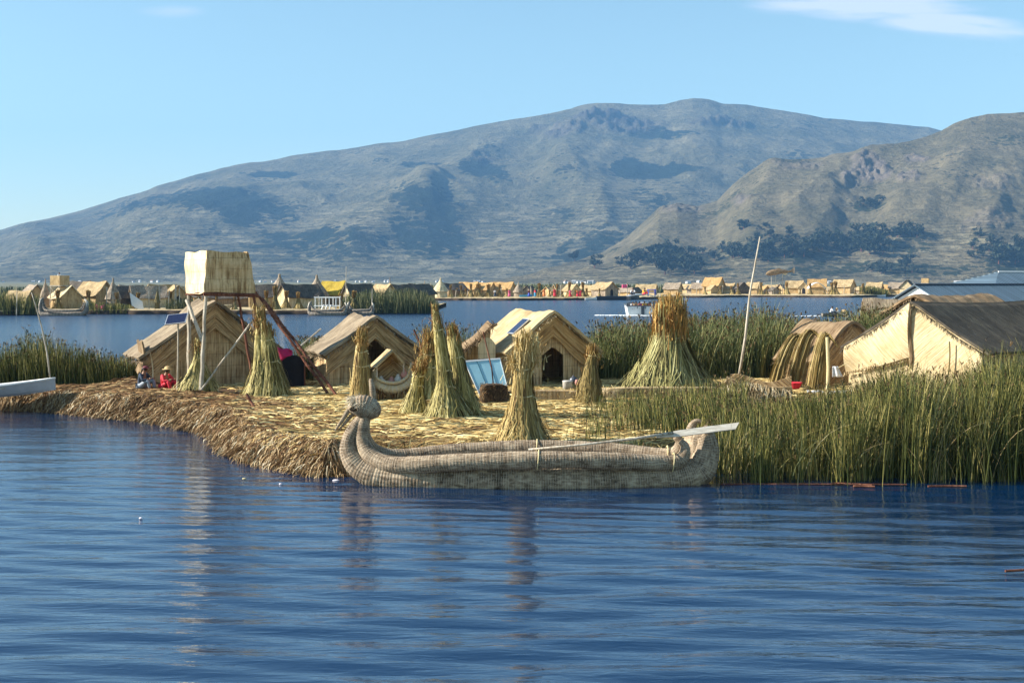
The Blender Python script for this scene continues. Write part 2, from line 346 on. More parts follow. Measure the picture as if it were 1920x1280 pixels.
def cloud(px, py, sx, sy, slope, amt, seed):
    u0 = (px-960)/F; v0 = (HZ-py)/F
    du = math_(nt, 'SUBTRACT', U, u0); dv = math_(nt, 'SUBTRACT', math_(nt, 'SUBTRACT', Vv, v0), math_(nt, 'MULTIPLY', du, slope))
    cb = N(nt, 'ShaderNodeCombineXYZ'); nt.links.new(math_(nt, 'MULTIPLY', du, 11), cb.inputs[0]); nt.links.new(math_(nt, 'MULTIPLY', dv, 85), cb.inputs[1]); cb.inputs[2].default_value = seed
    no = N(nt, 'ShaderNodeTexNoise'); no.inputs['Scale'].default_value = 1; no.inputs['Detail'].default_value = 6; no.inputs['Roughness'].default_value = .55; nt.links.new(cb.outputs[0], no.inputs[0])
    e = math_(nt, 'ADD', math_(nt, 'POWER', math_(nt, 'ABSOLUTE', math_(nt, 'DIVIDE', du, sx/F)), 2), math_(nt, 'POWER', math_(nt, 'ABSOLUTE', math_(nt, 'DIVIDE', dv, sy/F)), 2))
    g = math_(nt, 'SUBTRACT', 1, e, clamp=True)
    v = math_(nt, 'MULTIPLY', math_(nt, 'SUBTRACT', math_(nt, 'ADD', no.outputs[0], math_(nt, 'MULTIPLY', g, .30)), .50, clamp=True), math_(nt, 'MULTIPLY', g, amt*4), clamp=True)
    front = math_(nt, 'GREATER_THAN', sp.outputs[1], .05); return math_(nt, 'MULTIPLY', v, front)
cl = math_(nt, 'MAXIMUM', cloud(1620, 8, 250, 40, -.03, .8, 3.0), cloud(1790, 48, 190, 30, -.09, .75, 8.0)); cl = math_(nt, 'MAXIMUM', cl, cloud(325, 20, 80, 16, 0, .2, 5.0))
cl = math_(nt, 'MINIMUM', cl, .55)
tint = mixc(nt, 1, sky.outputs[0], (.90, 1.02, .98), 'MULTIPLY'); mx = mixc(nt, cl, tint, (7.2, 6.9, 7.6)); nt.links.new(mx, bg.inputs[0]); bg.inputs[1].default_value = .070
scn.view_settings.view_transform = 'Standard'; scn.view_settings.look = 'None'; scn.view_settings.exposure = 1.32; scn.view_settings.gamma = 1
scn.render.engine = 'CYCLES'
scn.cycles.max_bounces = 6; scn.cycles.diffuse_bounces = 3; scn.cycles.glossy_bounces = 3; scn.cycles.volume_bounces = 0
# ================================================================== water
def spread(a, b, step, lo, hi, g=1.22):
    c = list(np.arange(a, b, step)); x = b; s = step
    while x < hi: c.append(x); s *= g; x += s
    c.append(hi); x = a-step; s = step; d = []
    while x > lo: d.append(x); s *= g; x -= s
    d.append(lo); return np.array(d[::-1]+c)
xs = spread(-17, 17, .13, -8400, 8400); ys = spread(11, 48, .085, -150, 8400)
X, Y = np.meshgrid(xs, ys, indexing='ij')
fade = sstep(-30, -16, X)*(1-sstep(16, 30, X))*sstep(4, 12, Y)*(1-sstep(30, 60, Y))
a = R(13); c_ = -math.sin(a)*X+math.cos(a)*Y
ph = fbm(X*.13, Y*.2, 3)*9; am = .35+1.3*fbm(X*.16+31, Y*.22+7, 2)**1.5
calm = 1-.75*sstep(24, 34, Y)
Z = .019*am*np.sin(2*np.pi*c_/1.45+ph)+.009*np.sin(2*np.pi*(c_+.35*X)/.62+ph*1.7)+.012*(fbm(X*.9, Y*2.2, 3)-.5)
Z = Z*fade*calm
me = np_mesh('water', np.stack([X, Y, Z], -1), grid_quads(len(xs), len(ys)))
wm, nt, bs = newmat('lake_water'); bs.inputs['Roughness'].default_value = .04; bs.inputs['IOR'].default_value = 1.7
nt.links.new(ramp(nt, [(.3, (.0008, .015, .050)), (.7, (.001, .022, .068))], noise(nt, (.02, .08, 1), 1, 2)).outputs[0], bs.inputs['Base Color'])
r1 = noise(nt, (1.8, 7.5, 1), 1, 4, .46, dist=.4, rot=(0, 0, R(-8))); r2 = noise(nt, (5, 13, 1), 1, 2, .5, rot=(0, 0, R(9))); pat = noise(nt, (.10, .22, 1), 1, 3, .5)
pat = math_(nt, 'ADD', .45, math_(nt, 'MULTIPLY', pat, 1.1))
tc = N(nt, 'ShaderNodeTexCoord'); sp = N(nt, 'ShaderNodeSeparateXYZ'); nt.links.new(tc.outputs['Object'], sp.inputs[0])
far = N(nt, 'ShaderNodeMapRange'); nt.links.new(sp.outputs[1], far.inputs[0]); far.inputs[1].default_value = 30; far.inputs[2].default_value = 120; far.inputs[3].default_value = 1; far.inputs[4].default_value = 0
r3 = noise(nt, (.16, .8, 1), 1, 6, .7, dist=.3)
h = math_(nt, 'ADD', math_(nt, 'MULTIPLY', r1, .015), math_(nt, 'MULTIPLY', r2, .0022)); h = math_(nt, 'MULTIPLY', h, pat)
h = math_(nt, 'ADD', math_(nt, 'MULTIPLY', h, math_(nt, 'ADD', .45, math_(nt, 'MULTIPLY', far.outputs[0], .55))), math_(nt, 'MULTIPLY', r3, math_(nt, 'MULTIPLY', math_(nt, 'SUBTRACT', 1, far.outputs[0]), .45)))
nt.links.new(math_(nt, 'MULTIPLY_ADD', math_(nt, 'SUBTRACT', 1, far.outputs[0]), .16, .04), bs.inputs['Roughness'])
bump(nt, bs, h, 1.0)
o = link('water', me, wm, smooth=True); tag(o, kind='structure')
# ================================================================== far plain and mountains
V = np.array([[-8300, 400, .28], [8300, 400, .28], [8300, 8300, .28], [-8300, 8300, .28]])
xs = np.linspace(-8300, 8300, 60); ys = np.r_[395, 400, np.geomspace(430, 8300, 40)]; X, Y = np.meshgrid(xs, ys, indexing='ij'); Z = np.where(Y < 398, -.4, .3)
pm, nt, bs = newmat('shore_grass'); n1 = noise(nt, (.004, .02, 1), 1, 5, .6)
nt.links.new(ramp(nt, [(.3, (.055, .062, .024)), (.5, (.10, .10, .045)), (.7, (.20, .165, .085))], n1).outputs[0], bs.inputs['Base Color']); bs.inputs['Roughness'].default_value = .95
tag(link('ground', np_mesh('ground', np.stack([X, Y, Z], -1), grid_quads(len(xs), len(ys))), pm), kind='structure')
def hill_mat(name, grass, grass2, shrub_and_shade, rock, sc=1.0):
    m, nt, bs = newmat(name)
    big = noise(nt, (1, 1, 1), .004*sc, 6, .6); fine = noise(nt, (1, 1, 1), .03*sc, 6, .7)
    c = ramp(nt, [(.35, grass), (.65, grass2)], big).outputs[0]
    a = N(nt, 'ShaderNodeAttribute', attribute_name='veg_and_shade'); sp = N(nt, 'ShaderNodeSeparateXYZ'); nt.links.new(a.outputs['Vector'], sp.inputs[0])
    # scattered bushes
    v = N(nt, 'ShaderNodeTexVoronoi'); v.inputs['Scale'].default_value = .045*sc; tcc = N(nt, 'ShaderNodeTexCoord'); mp = N(nt, 'ShaderNodeMapping'); mp.inputs['Scale'].default_value = (1, .6, 1.6); nt.links.new(tcc.outputs['Object'], mp.inputs[0]); nt.links.new(mp.outputs[0], v.inputs['Vector'])
    bush = math_(nt, 'LESS_THAN', v.outputs['Distance'], math_(nt, 'MULTIPLY', math_(nt, 'SUBTRACT', math_(nt, 'ADD', noise(nt, (1, 1, 1), .006*sc, 4), math_(nt, 'MULTIPLY', sp.outputs[0], .55)), .5, clamp=True), 2.0))
    vg = math_(nt, 'ADD', math_(nt, 'MULTIPLY', bush, .75), math_(nt, 'MULTIPLY', math_(nt, 'MULTIPLY', math_(nt, 'SUBTRACT', math_(nt, 'ADD', math_(nt, 'MULTIPLY', sp.outputs[0], .8), math_(nt, 'ADD', math_(nt, 'MULTIPLY', fine, 1.1), math_(nt, 'MULTIPLY', noise(nt, (1, 1, 1), .011*sc, 5, .7), 1.1))), 1.38, clamp=True), 2.4, clamp=True), .72), clamp=True)
    # terraces: level lines cut in the slope
    spz = N(nt, 'ShaderNodeSeparateXYZ'); nt.links.new(tcc.outputs['Object'], spz.inputs[0])
    tz = math_(nt, 'FRACT', math_(nt, 'ADD', math_(nt, 'MULTIPLY', spz.outputs[2], .085*sc), math_(nt, 'MULTIPLY', big, 5)))
    ter = math_(nt, 'MULTIPLY', math_(nt, 'MULTIPLY', math_(nt, 'LESS_THAN', tz, .28), math_(nt, 'GREATER_THAN', fine, .47)), math_(nt, 'MULTIPLY', sp.outputs[1], .8))
    c = mixc(nt, ter, c, tuple(x*.35 for x in grass))
    fld = math_(nt, 'MULTIPLY', math_(nt, 'MULTIPLY', math_(nt, 'GREATER_THAN', noise(nt, (1, .5, 5), .014*sc, 3, .5), .58), sp.outputs[1]), .55)
    c = mixc(nt, fld, c, (.34, .30, .19))
    c = mixc(nt, vg, c, shrub_and_shade)
    c = mixc(nt, math_(nt, 'MULTIPLY', sp.outputs[2], .85), c, rock)
    c = mixc(nt, .75, c, ramp(nt, [(.3, (.35, .35, .35)), (.65, (1, 1, 1))], fine).outputs[0], 'MULTIPLY')
    nt.links.new(c, bs.inputs['Base Color']); bs.inputs['Roughness'].default_value = 1; bs.inputs['Specular IOR Level'].default_value = .05
    bump(nt, bs, math_(nt, 'ADD', math_(nt, 'MULTIPLY', fine, 1), math_(nt, 'MULTIPLY', bush, .3)), 24/sc); return m
def terrain(name, sil, foot, Y0, Y1, nx, nt_, px0, px1, relief, spurs, veg_and_shade, rocks, m, terr=(0, 1), seed=0):
    px = np.linspace(px0, px1, nx); t = np.r_[np.linspace(0, 1, nt_), np.linspace(1.02, 1.5, 14)]
    P, T = np.meshgrid(px, t, indexing='ij'); Yv = Y0+(Y1-Y0)*T; Xv = (P-960)/F*Yv
    s = np.array(sil, float); top = HZ-np.interp(P, s[:, 0], s[:, 1])
    top = top+(fbm(P*.02+seed, P*0+3.3, 5)-.5)*5
    off = top*np.where(T <= 1, T**1.04, 1-((T-1)/.5)**1.5*.9)
    W = (P-px0)
    Zv = off*Yv/F
    wx = Xv/(Y1-Y0); wy = Yv/(Y1-Y0)
    env = np.clip(T, 0, 1)**.6*(1-np.clip(T, 0, 1)**5)
    warp = fbm(wx*3+seed, wy*3+2, 3)*.5
    rd = 1-np.abs(2*fbm(wx*3.4+warp+seed*3, wy*1.5+warp+9, 5, .5)-1)**.8
    Zv = Zv+relief*env*(rd-.6)*1.6+relief*.5*env*(fbm(wx*20+seed, wy*13, 5, .6)-.5)
    g = np.zeros_like(P); rk = np.zeros_like(P)
    row = lambda py: np.clip((HZ-py)/np.maximum(top, 1), 0, 1.2)
    for (ax, ay, bx, by, wd, amp) in spurs:        # crests, given by their two ends
        ta = row(ay); tb = row(by); k = np.clip(((P-ax)*(bx-ax)+(T*top-ta*top)*(-(by-ay)))/((bx-ax)**2+(by-ay)**2), 0, 1)
        dx = P-(ax+(bx-ax)*k)+(fbm(P*.03, T*9+seed, 3)-.5)*34; dy = (HZ-T*top)-(ay+(by-ay)*k)
        d = np.sqrt(dx**2+dy**2)/wd; Zv = Zv+amp*np.exp(-d**1.5)*np.clip(T*4, 0, 1)
    wob = (fbm(P*.022+5, T*8+seed, 4)-.5)
    for (cx, cy, rx, ry, amt) in veg_and_shade:
        d = ((P-cx+wob*60)/rx)**2+((HZ-T*top-cy+wob*24)/ry)**2; g = np.maximum(g, amt*.82*(1-sstep(.25, 1.35, d)))
    for (cx, cy, rx, ry, amt) in rocks:
        d = ((P-cx+wob*40)/rx)**2+((HZ-T*top-cy+wob*20)/ry)**2; q = (1-sstep(.3, 1.1, d))
        rk = np.maximum(rk, np.clip(q*amt*2*(fbm(P*.09, T*60, 3)), 0, 1)); Zv = Zv+q*amt*relief*.35*(np.abs(fbm(P*.07, T*22+seed, 4)-.5)*4)
    g = g+.35*np.clip(fbm(P*.012+seed+40, T*7, 4)-.45, 0, 1)*2
    Zv = np.maximum(np.where(T <= 0, -1.2, Zv), -1.2)
    me = np_mesh(name, np.stack([Xv, Yv, Zv], -1), grid_quads(nx, len(t)))
    at_ = me.attributes.new('veg_and_shade', 'FLOAT_VECTOR', 'POINT'); tb = (1-sstep(terr[0], terr[1], T))
    at_.data.foreach_set('vector', np.stack([g, tb, rk], -1).astype(np.float32).ravel())
    tag(link(name, me, m, smooth=True), kind='structure'); return P, T, Xv, Yv, Zv
m1 = hill_mat('mountain_grass', (.10, .098, .052), (.215, .19, .11), (.02, .03, .018), (.10, .085, .075), 1)
terrain('mountain', [(-900, 545), (-500, 505), (-250, 470), (0, 430), (100, 406), (200, 380), (300, 352), (400, 328), (470, 312), (520, 304), (600, 288), (700, 270), (760, 262), (870, 242), (940, 227), (1000, 217), (1080, 207), (1180, 200), (1250, 193), (1275, 186), (1300, 182), (1330, 184), (1355, 192), (1400, 195), (1440, 202), (1550, 219), (1650, 229), (1740, 237), (1780, 248), (1900, 275), (2200, 340), (2700, 450)],
        525, 2500, 5000, 760, 260, -900, 2700, 80,
        [(905, 316, 800, 385, 55, 42), (790, 388, 660, 470, 45, 45), (560, 350, 380, 420, 60, 40), (430, 372, 260, 440, 50, 40), (1060, 330, 1130, 420, 40, 30), (1120, 235, 1060, 300, 50, 45), (60, 470, 140, 500, 40, 20), (1330, 330, 1200, 400, 50, 30), (330, 450, 260, 500, 40, 22)],
        [(380, 415, 190, 34, .9), (800, 440, 75, 48, .8), (1225, 330, 95, 18, 1), (900, 345, 60, 22, .8), (1180, 480, 170, 34, .55), (560, 470, 200, 26, .5), (240, 500, 120, 18, .6), (790, 328, 50, 14, .8), (500, 340, 60, 9, .8), (1130, 240, 60, 12, .8), (1240, 262, 70, 12, .75), (1190, 385, 60, 22, .5), (1050, 380, 50, 60, .35), (380, 505, 90, 14, .75), (850, 250, 40, 6, .5)],  # dark scrub patches; those beside the crests also paint in the spur shadows
        [(1150, 245, 110, 22, .9), (1060, 268, 50, 16, .7), (1340, 235, 70, 12, .7), (1010, 250, 30, 10, .5), (905, 322, 30, 10, .6)], m1, (.3, .62), 2)
m2 = hill_mat('right_hill_grass', (.115, .105, .06), (.22, .185, .11), (.035, .045, .025), (.22, .18, .15), 2.2)
HP = terrain('hill', [(900, 530), (960, 521), (1060, 492), (1130, 468), (1180, 436), (1215, 405), (1235, 386), (1270, 378), (1310, 383), (1345, 372), (1375, 345), (1405, 326), (1440, 312), (1500, 301), (1560, 298), (1600, 296), (1640, 291), (1690, 268), (1730, 257), (1765, 246), (1790, 230), (1820, 219), (1850, 212), (1920, 209), (2020, 214), (2300, 280), (2800, 420)],
        525, 1650, 2500, 620, 240, 900, 2800, 30,
        [(1640, 292, 1500, 380, 40, 26), (1800, 300, 1720, 420, 50, 20), (1450, 315, 1400, 420, 40, 18), (1900, 300, 1850, 450, 50, 22), (1560, 400, 1500, 470, 35, 12), (1680, 380, 1640, 470, 35, 14)],
        [(1270, 480, 130, 15, .5), (1450, 470, 120, 18, .6), (1660, 455, 90, 20, .6), (1630, 390, 30, 10, .7), (1890, 490, 60, 20, .8), (1730, 500, 120, 12, .7), (1560, 500, 130, 12, .6), (1500, 310, 60, 12, .4), (1330, 505, 80, 8, .7)],
        [(1630, 328, 42, 24, 1), (1590, 345, 20, 14, .7), (1700, 335, 30, 14, .8), (1720, 300, 30, 10, .8), (1280, 392, 50, 10, .5), (1385, 380, 22, 14, .6), (1500, 320, 60, 12, .4), (1860, 350, 40, 20, .4), (1850, 430, 60, 20, .35)], m2, (.2, .5), 6)
# ================================================================== the floating island
def W0(px, py): v = gnd(px, py, 0); return (v.x, v.y)
front = [W0(-260, 754), W0(-120, 760), W0(0, 768), W0(70, 771), W0(130, 776), W0(200, 784), W0(270, 790), W0(330, 800), W0(378, 812), W0(402, 822), W0(410, 838), W0(425, 850), W0(470, 868), W0(540, 884), W0(600, 893), W0(650, 892), (gx(700, 29.6), 29.6), (gx(1000, 29.7), 29.7), (gx(1340, 29.7), 29.7), (gx(1600, 30), 30), (gx(2300, 30), 30)]
back = [(gx(2300, 66), 66), (gx(1500, 60), 60), (gx(1100, 57), 57), (gx(700, 54), 54), (gx(450, 51), 51), (gx(250, 49), 49), (gx(120, 48.3), 48.3), (gx(-260, 48), 48)]
OUT = np.array(front+back)
def poly_sd(x, y, poly):
    d = np.full(x.shape, 1e9); ins = np.zeros(x.shape, bool); n = len(poly)
    for i in range(n):
        ax, ay = poly[i]; bx, by = poly[(i+1) % n]; ex, ey = bx-ax, by-ay
        t = np.clip(((x-ax)*ex+(y-ay)*ey)/(ex*ex+ey*ey), 0, 1); d = np.minimum(d, np.hypot(x-ax-ex*t, y-ay-ey*t))
        c = ((ay > y) != (by > y)); xi = ex*(y-ay)/(ey if ey else 1e-9)+ax; ins ^= (c & (x < xi))
    return np.where(ins, d, -d)
def island_z(x, y):
    x = np.asarray(x, float); y = np.asarray(y, float)
    d = poly_sd(x, y, OUT)+(fbm(x*1.1, y*1.1, 3)-.5)*.5
    z = -.35+(.35+GZ)*np.sqrt(np.clip((d+.12)/.75, 0, 1))
    z = z+(fbm(x*.55+4, y*.55, 4)-.5)*.16*sstep(.3, 1.2, d)
    mx_, my_ = gx(250, 45.6), 45.6; z = z+.34*np.exp(-(((x-mx_)/1.3)**2+((y-my_)/.8)**2))
    # raised rim along the left bank
    z = z+.10*np.exp(-((d-.7)/.45)**2)*(x < 0)
    return z
xs = np.arange(-23, 38, .16); ys = np.arange(26, 67, .16); X, Y = np.meshgrid(xs, ys, indexing='ij'); Z = island_z(X, Y)
im, nt, bs = newmat('trodden_reeds')
sep = N(nt, 'ShaderNodeSeparateXYZ'); tcx = N(nt, 'ShaderNodeTexCoord'); nt.links.new(tcx.outputs['Object'], sep.inputs[0])
fn = noise(nt, (4, 22, 4), 1, 4, .7, dist=1.5); f2 = noise(nt, (24, 5, 4), 1, 3, .7, dist=1.5); bg_ = noise(nt, (1, 1, 1), .5, 4)
cy = ramp(nt, [(.3, (.13, .075, .028)), (.5, (.33, .22, .085)), (.7, (.52, .40, .18))], math_(nt, 'MULTIPLY_ADD', fn, .5, math_(nt, 'MULTIPLY', f2, .5))).outputs[0]
cbr = ramp(nt, [(.3, (.035, .016, .007)), (.5, (.12, .058, .02)), (.7, (.25, .15, .06))], fn).outputs[0]
lf = N(nt, 'ShaderNodeMapRange'); nt.links.new(math_(nt, 'ADD', sep.outputs[0], math_(nt, 'MULTIPLY', bg_, 3)), lf.inputs[0]); lf.inputs[1].default_value = -6.5; lf.inputs[2].default_value = -3.2
nt.links.new(mixc(nt, lf.outputs[0], cbr, cy), bs.inputs['Base Color']); bs.inputs['Roughness'].default_value = .95; bump(nt, bs, fn, .06)
tag(link('island_ground', np_mesh('island_ground', np.stack([X, Y, Z], -1), grid_quads(len(xs), len(ys))), im, smooth=True), kind='structure')
def scatter(n, x0, x1, y0, y1, dens):
    out = []; m = 0
    while m < n:
        x = rs.uniform(x0, x1, n); y = rs.uniform(y0, y1, n); k = rs.rand(n) < dens(x, y); out.append(np.stack([x[k], y[k]], -1)); m += k.sum()
    return np.concatenate(out)[:n]
def pxof(x, y): return 960+x/y*F
def straws(name, n, dens, lens, wid, m, label, box=(-16, 12, 28.5, 52), lift=.05, bias=.6):
    p = scatter(n, *box, dens); a = np.where(rs.rand(n) < bias, rs.normal(0, .45, n), rs.uniform(0, np.pi, n))
    L = rs.uniform(lens[0], lens[1], n); ux, uy = np.cos(a)*L/2, np.sin(a)*L/2
    A = np.stack([p[:, 0]-ux, p[:, 1]-uy], -1); B = np.stack([p[:, 0]+ux, p[:, 1]+uy], -1)
    za = island_z(A[:, 0], A[:, 1])+rs.uniform(.01, lift*1.6, n); zb = island_z(B[:, 0], B[:, 1])+rs.uniform(.01, lift*1.6, n)
    za = np.maximum(za, .02); zb = np.maximum(zb, .02)
    A = np.c_[A, za]; B = np.c_[B, zb]; bend = np.c_[rs.normal(0, .03, (n, 2)), rs.uniform(.0, lift, n)]
    sd_ = np.stack([-np.sin(a)*.6, np.cos(a)*.6, rs.uniform(.3, 1, n)], -1); sd_ /= np.linalg.norm(sd_, axis=1)[:, None]
    V, Q = blades(A, B, bend, rs.uniform(wid[0], wid[1], n), 3, .6, sd_)
    return tag(link(name, np_mesh(name, V, Q), m), label, 'straw', kind='stuff')
ins = lambda x, y, e=.25: poly_sd(x, y, OUT) > e
straws('loose_straw', 26000, lambda x, y: ins(x, y)*np.clip((pxof(x, y)-400+(fbm(x, y, 3)-.5)*260)/140, 0, 1)*np.where(pxof(x, y) > 1500, .3, 1)*np.clip(fbm(x*.9, y*1.4, 4)*2.4-.35, .12, 1), (.18, .75), (.014, .032), M['straw'], 'yellow trodden straw strewn over the island floor', (-12, 12, 28.9, 51))
straws('brown_straw', 12000, lambda x, y: ins(x, y, .1)*np.clip((900-pxof(x, y))/400, 0, 1)*(poly_sd(x, y, OUT) < 3.4), (.15, .6), (.014, .03), M['straw_brown'], 'rotting brown straw on the left bank of the island', (-23, 2, 28.5, 49))
# fringe hanging over the bank
def fringe():
    fr = np.array(front[:16]); seg = np.linalg.norm(np.diff(fr, axis=0), axis=1); cum = np.r_[0, np.cumsum(seg)]; n = 15000
    s = rs.uniform(0, cum[-1], n); x = np.interp(s, cum, fr[:, 0]); y = np.interp(s, cum, fr[:, 1])
    x2 = np.interp(s+.3, cum, fr[:, 0]); y2 = np.interp(s+.3, cum, fr[:, 1]); x1 = np.interp(s-.3, cum, fr[:, 0]); y1 = np.interp(s-.3, cum, fr[:, 1])
    tx, ty = x2-x1, y2-y1; l = np.hypot(tx, ty)+1e-9; nx, ny = ty/l, -tx/l          # outward
    sgn = np.sign(-(poly_sd(x+nx*.3, y+ny*.3, OUT))); nx, ny = nx*sgn, ny*sgn
    off = rs.uniform(-.05, 1.0, n)**1.0; rx, ry = x-nx*off, y-ny*off; rz = np.maximum(island_z(rx, ry), -.05)+.02
    L = rs.uniform(.18, .62, n); clump = fbm(s*1.3, s*0+2, 3); slant = (clump-.5)*2.2+rs.normal(0, .35, n); out = rs.uniform(.25, .8, n)
    ex = rx+(nx*out+tx/l*slant*.6)*L; ey = ry+(ny*out+ty/l*slant*.6)*L
    ez = np.maximum(np.maximum(island_z(ex, ey), 0)-rs.uniform(0, .12, n), -.04)+.03*rs.rand(n)
    hang = rs.rand(n) < .5; ez = np.where(hang, np.maximum(rz-L*rs.uniform(.6, 1, n), -.06), ez)
    A = np.stack([rx, ry, rz], -1); B = np.stack([ex, ey, ez], -1); bend = np.stack([nx*.05, ny*.05, rs.uniform(.03, .12, n)], -1)
    V, Q = blades(A, B, bend, rs.uniform(.014, .034, n), 4, .5)
    tag(link('bank_straw', np_mesh('bank_straw', V, Q), M['fringe']), 'frayed straw hanging over the left bank down to the water', 'straw', kind='stuff')
fringe()
# ================================================================== reeds
def reedbed(name, p, hgt, label, m=None, base=None, lean=.12, wid=(.010, .018), seeds=.2, segs=4, catg='reeds', bent=.06, gpref=0):
    n = len(p); z0 = island_z(p[:, 0], p[:, 1]) if base is None else np.full(n, base); z0 = np.maximum(z0, -.15)
    H = hgt(p[:, 0], p[:, 1])*rs.uniform(.45, 1.14, n); clx = (fbm(p[:, 0]*.8+3, p[:, 1]*.8, 3)-.5)*lean*4; cly = (fbm(p[:, 0]*.8+33, p[:, 1]*.8, 3)-.5)*lean*2
    dx = clx+rs.normal(0, lean, n)+gpref; dy = cly+rs.normal(0, lean, n)
    bt = rs.rand(n) < bent; dx = np.where(bt, dx+rs.choice([-1, 1], n)*rs.uniform(.3, .8, n), dx)
    root = np.c_[p, z0]; tip = np.c_[p[:, 0]+dx*H, p[:, 1]+dy*H, z0+H*(np.where(bt, rs.uniform(.5, .85, n), 1))]
    bend = np.c_[-dx*H*.16, -dy*H*.16, np.where(bt, .16*H, .02*H)]
    V, Q = blades(root, tip, bend, rs.uniform(wid[0], wid[1], n), segs, .35)
    if seeds:
        k = rs.rand(n) < seeds; T = tip[k]; q = len(T)*3; T = np.repeat(T, 3, 0); e = T+np.c_[rs.normal(0, .035, (q, 2)), rs.uniform(-.05, .05, q)]
        V2, Q2 = blades(T-np.c_[np.zeros((q, 2)), rs.uniform(.0, .08, q)], e, np.zeros((q, 3)), np.full(q, wid[1]*1.5), 1, .8); 
    o = link(name, np_mesh(name, V, Q), m or M['reed']); tag(o, label, catg, kind='stuff')
    if seeds: link('seed_heads', np_mesh('seed_heads', V2, Q2), M['seed'], o)['kind'] = 'stuff'
    return o
# right foreground
d1 = lambda x, y: (pxof(x, y) > 1345+(fbm(x*2, y*2, 2)-.5)*60)*np.clip(fbm(x*2.2+5, y*2.2, 3)*4-1.35, .08, 1)*np.clip((y-27.35-fbm(x*1.6, x*0+4, 3)*.9)/.35, .06, 1)*np.where(y < 33, 1, .5)*np.where((pxof(x, y) > 1350) & (pxof(x, y) < 1480) & (y > 34), .25, 1)
p = scatter(34000, 4.2, 17, 27.35, 37.5, d1)
def h1(x, y):
    q = pxof(x, y); zb_ = np.maximum(island_z(x, y), -.15); T_ = np.interp(q, [1340, 1360, 1400, 1500, 1580, 1640, 1690, 1740, 1790, 1860, 1950, 2300], [1.35, 1.55, 1.65, 1.75, 1.9, 2.1, 2.5, 2.2, 2.2, 2.65, 2.75, 2.75])-(y-28)*.075
    return np.maximum((T_-zb_)*(.68+.55*fbm(x*1.3, y*1.3, 3)), .25)
    return .35+np.interp(q, [1340, 1380, 1450, 1560, 1620, 1690, 1740, 1790, 1860, 1950, 2300], [1.05, 1.15, 1.1, 1.15, 1.3, 1.7, 1.45, 1.45, 1.8, 1.9, 1.9])*(.62+.7*fbm(x*1.1, y*1.1, 3))-np.clip(y-31, 0, 6)*.05
o = reedbed('reed_bed', p, h1, 'tall green and tan reeds in the water at the right', lean=.12, bent=.14, seeds=.13)
p = scatter(1500, 4.2, 17, 27.55, 36, d1); L_n = len(p); hh = h1(p[:, 0], p[:, 1])*rs.uniform(.5, 1.0, L_n); z0 = np.maximum(island_z(p[:, 0], p[:, 1]), -.1); dr_ = rs.choice([-1, 1], L_n, p=[.4, .6])*rs.uniform(.25, .9, L_n)
V, Q = blades(np.c_[p, z0], np.c_[p[:, 0]+dr_*hh, p[:, 1]+rs.normal(0, .2, L_n), z0+hh*rs.uniform(.35, .9, L_n)], np.c_[-dr_*hh*.15, np.zeros(L_n), hh*.22], rs.uniform(.010, .018, L_n), 7, .4)
link('dry_stems', np_mesh('dry_stems', V, Q), strand('bent_dry_stem', [(0, (.12, .07, .025)), (.5, (.34, .24, .10)), (1, (.62, .52, .30))]), o)['kind'] = 'stuff'
d2 = lambda x, y: np.clip((pxof(x, y)-1075-(fbm(x*1.4, y*1.4, 2)-.5)*120)/160, 0, 1)*(pxof(x, y) < 1400)*(fbm(x*1.1+8, y*1.1, 3) > .38)
p = scatter(4000, 1.3, 7, 29.6, 38.2, d2)
reedbed('reed_shoots', p, lambda x, y: np.interp(pxof(x, y), [1080, 1180, 1300, 1400], [.4, .7, .9, 1.1]), 'thin young reeds growing through the straw behind the reed boat', lean=.09, seeds=.1)
d3 = lambda x, y: (pxof(x, y) > 1095+(y-50)*2)*(pxof(x, y) < 1760)
p = scatter(30000, 2.5, 19.5, 49.3, 58.5, d3)
reedbed('reed_bed', p, lambda x, y: np.interp(pxof(x, y), [1095, 1130, 1250, 1400, 1430, 1470, 1550, 1620, 1700], [1.3, 1.8, 2.1, 2.05, 2.5, 2.0, 1.85, 2.3, 2.3])*(.7+.6*fbm(x*.8, y*.8, 4)), 'dense green reed bed behind the huts, right of the middle', m=M['reed_back'], lean=.2, wid=(.016, .034), seeds=.3, bent=.15)
d4 = lambda x, y: (pxof(x, y) > -260)*(pxof(x, y) < 262)
p = scatter(15000, -25, -13, 45.8, 50.2, d4)
reedbed('reed_bed', p, lambda x, y: np.interp(pxof(x, y), [-260, 0, 60, 130, 180, 262], [1.4, 1.35, 1.75, 1.35, 1.1, .75])*(.8+.4*fbm(x*.9, y*.9, 3)), 'dark green reeds along the left arm of the island', m=M['reed'], lean=.13, wid=(.014, .026), seeds=.15)
p = scatter(3200, gx(556, 49), gx(640, 50), 48.3, 51.5, lambda x, y: x > -99)
reedbed('reed_clump', p, lambda x, y: 1.5+0*x, 'grey-green reeds between the left hut and the middle hut', m=M['reed_back'], lean=.2, wid=(.014, .026), seeds=.3)
p = scatter(900, gx(795, 50), gx(885, 50), 49.3, 51.5, lambda x, y: x > -99)
reedbed('reed_clump', p, lambda x, y: 1.9+0*x, 'sparse reeds left of the hut with the rooftop panel', m=M['reed_back'], lean=.2, wid=(.014, .024), seeds=.3)
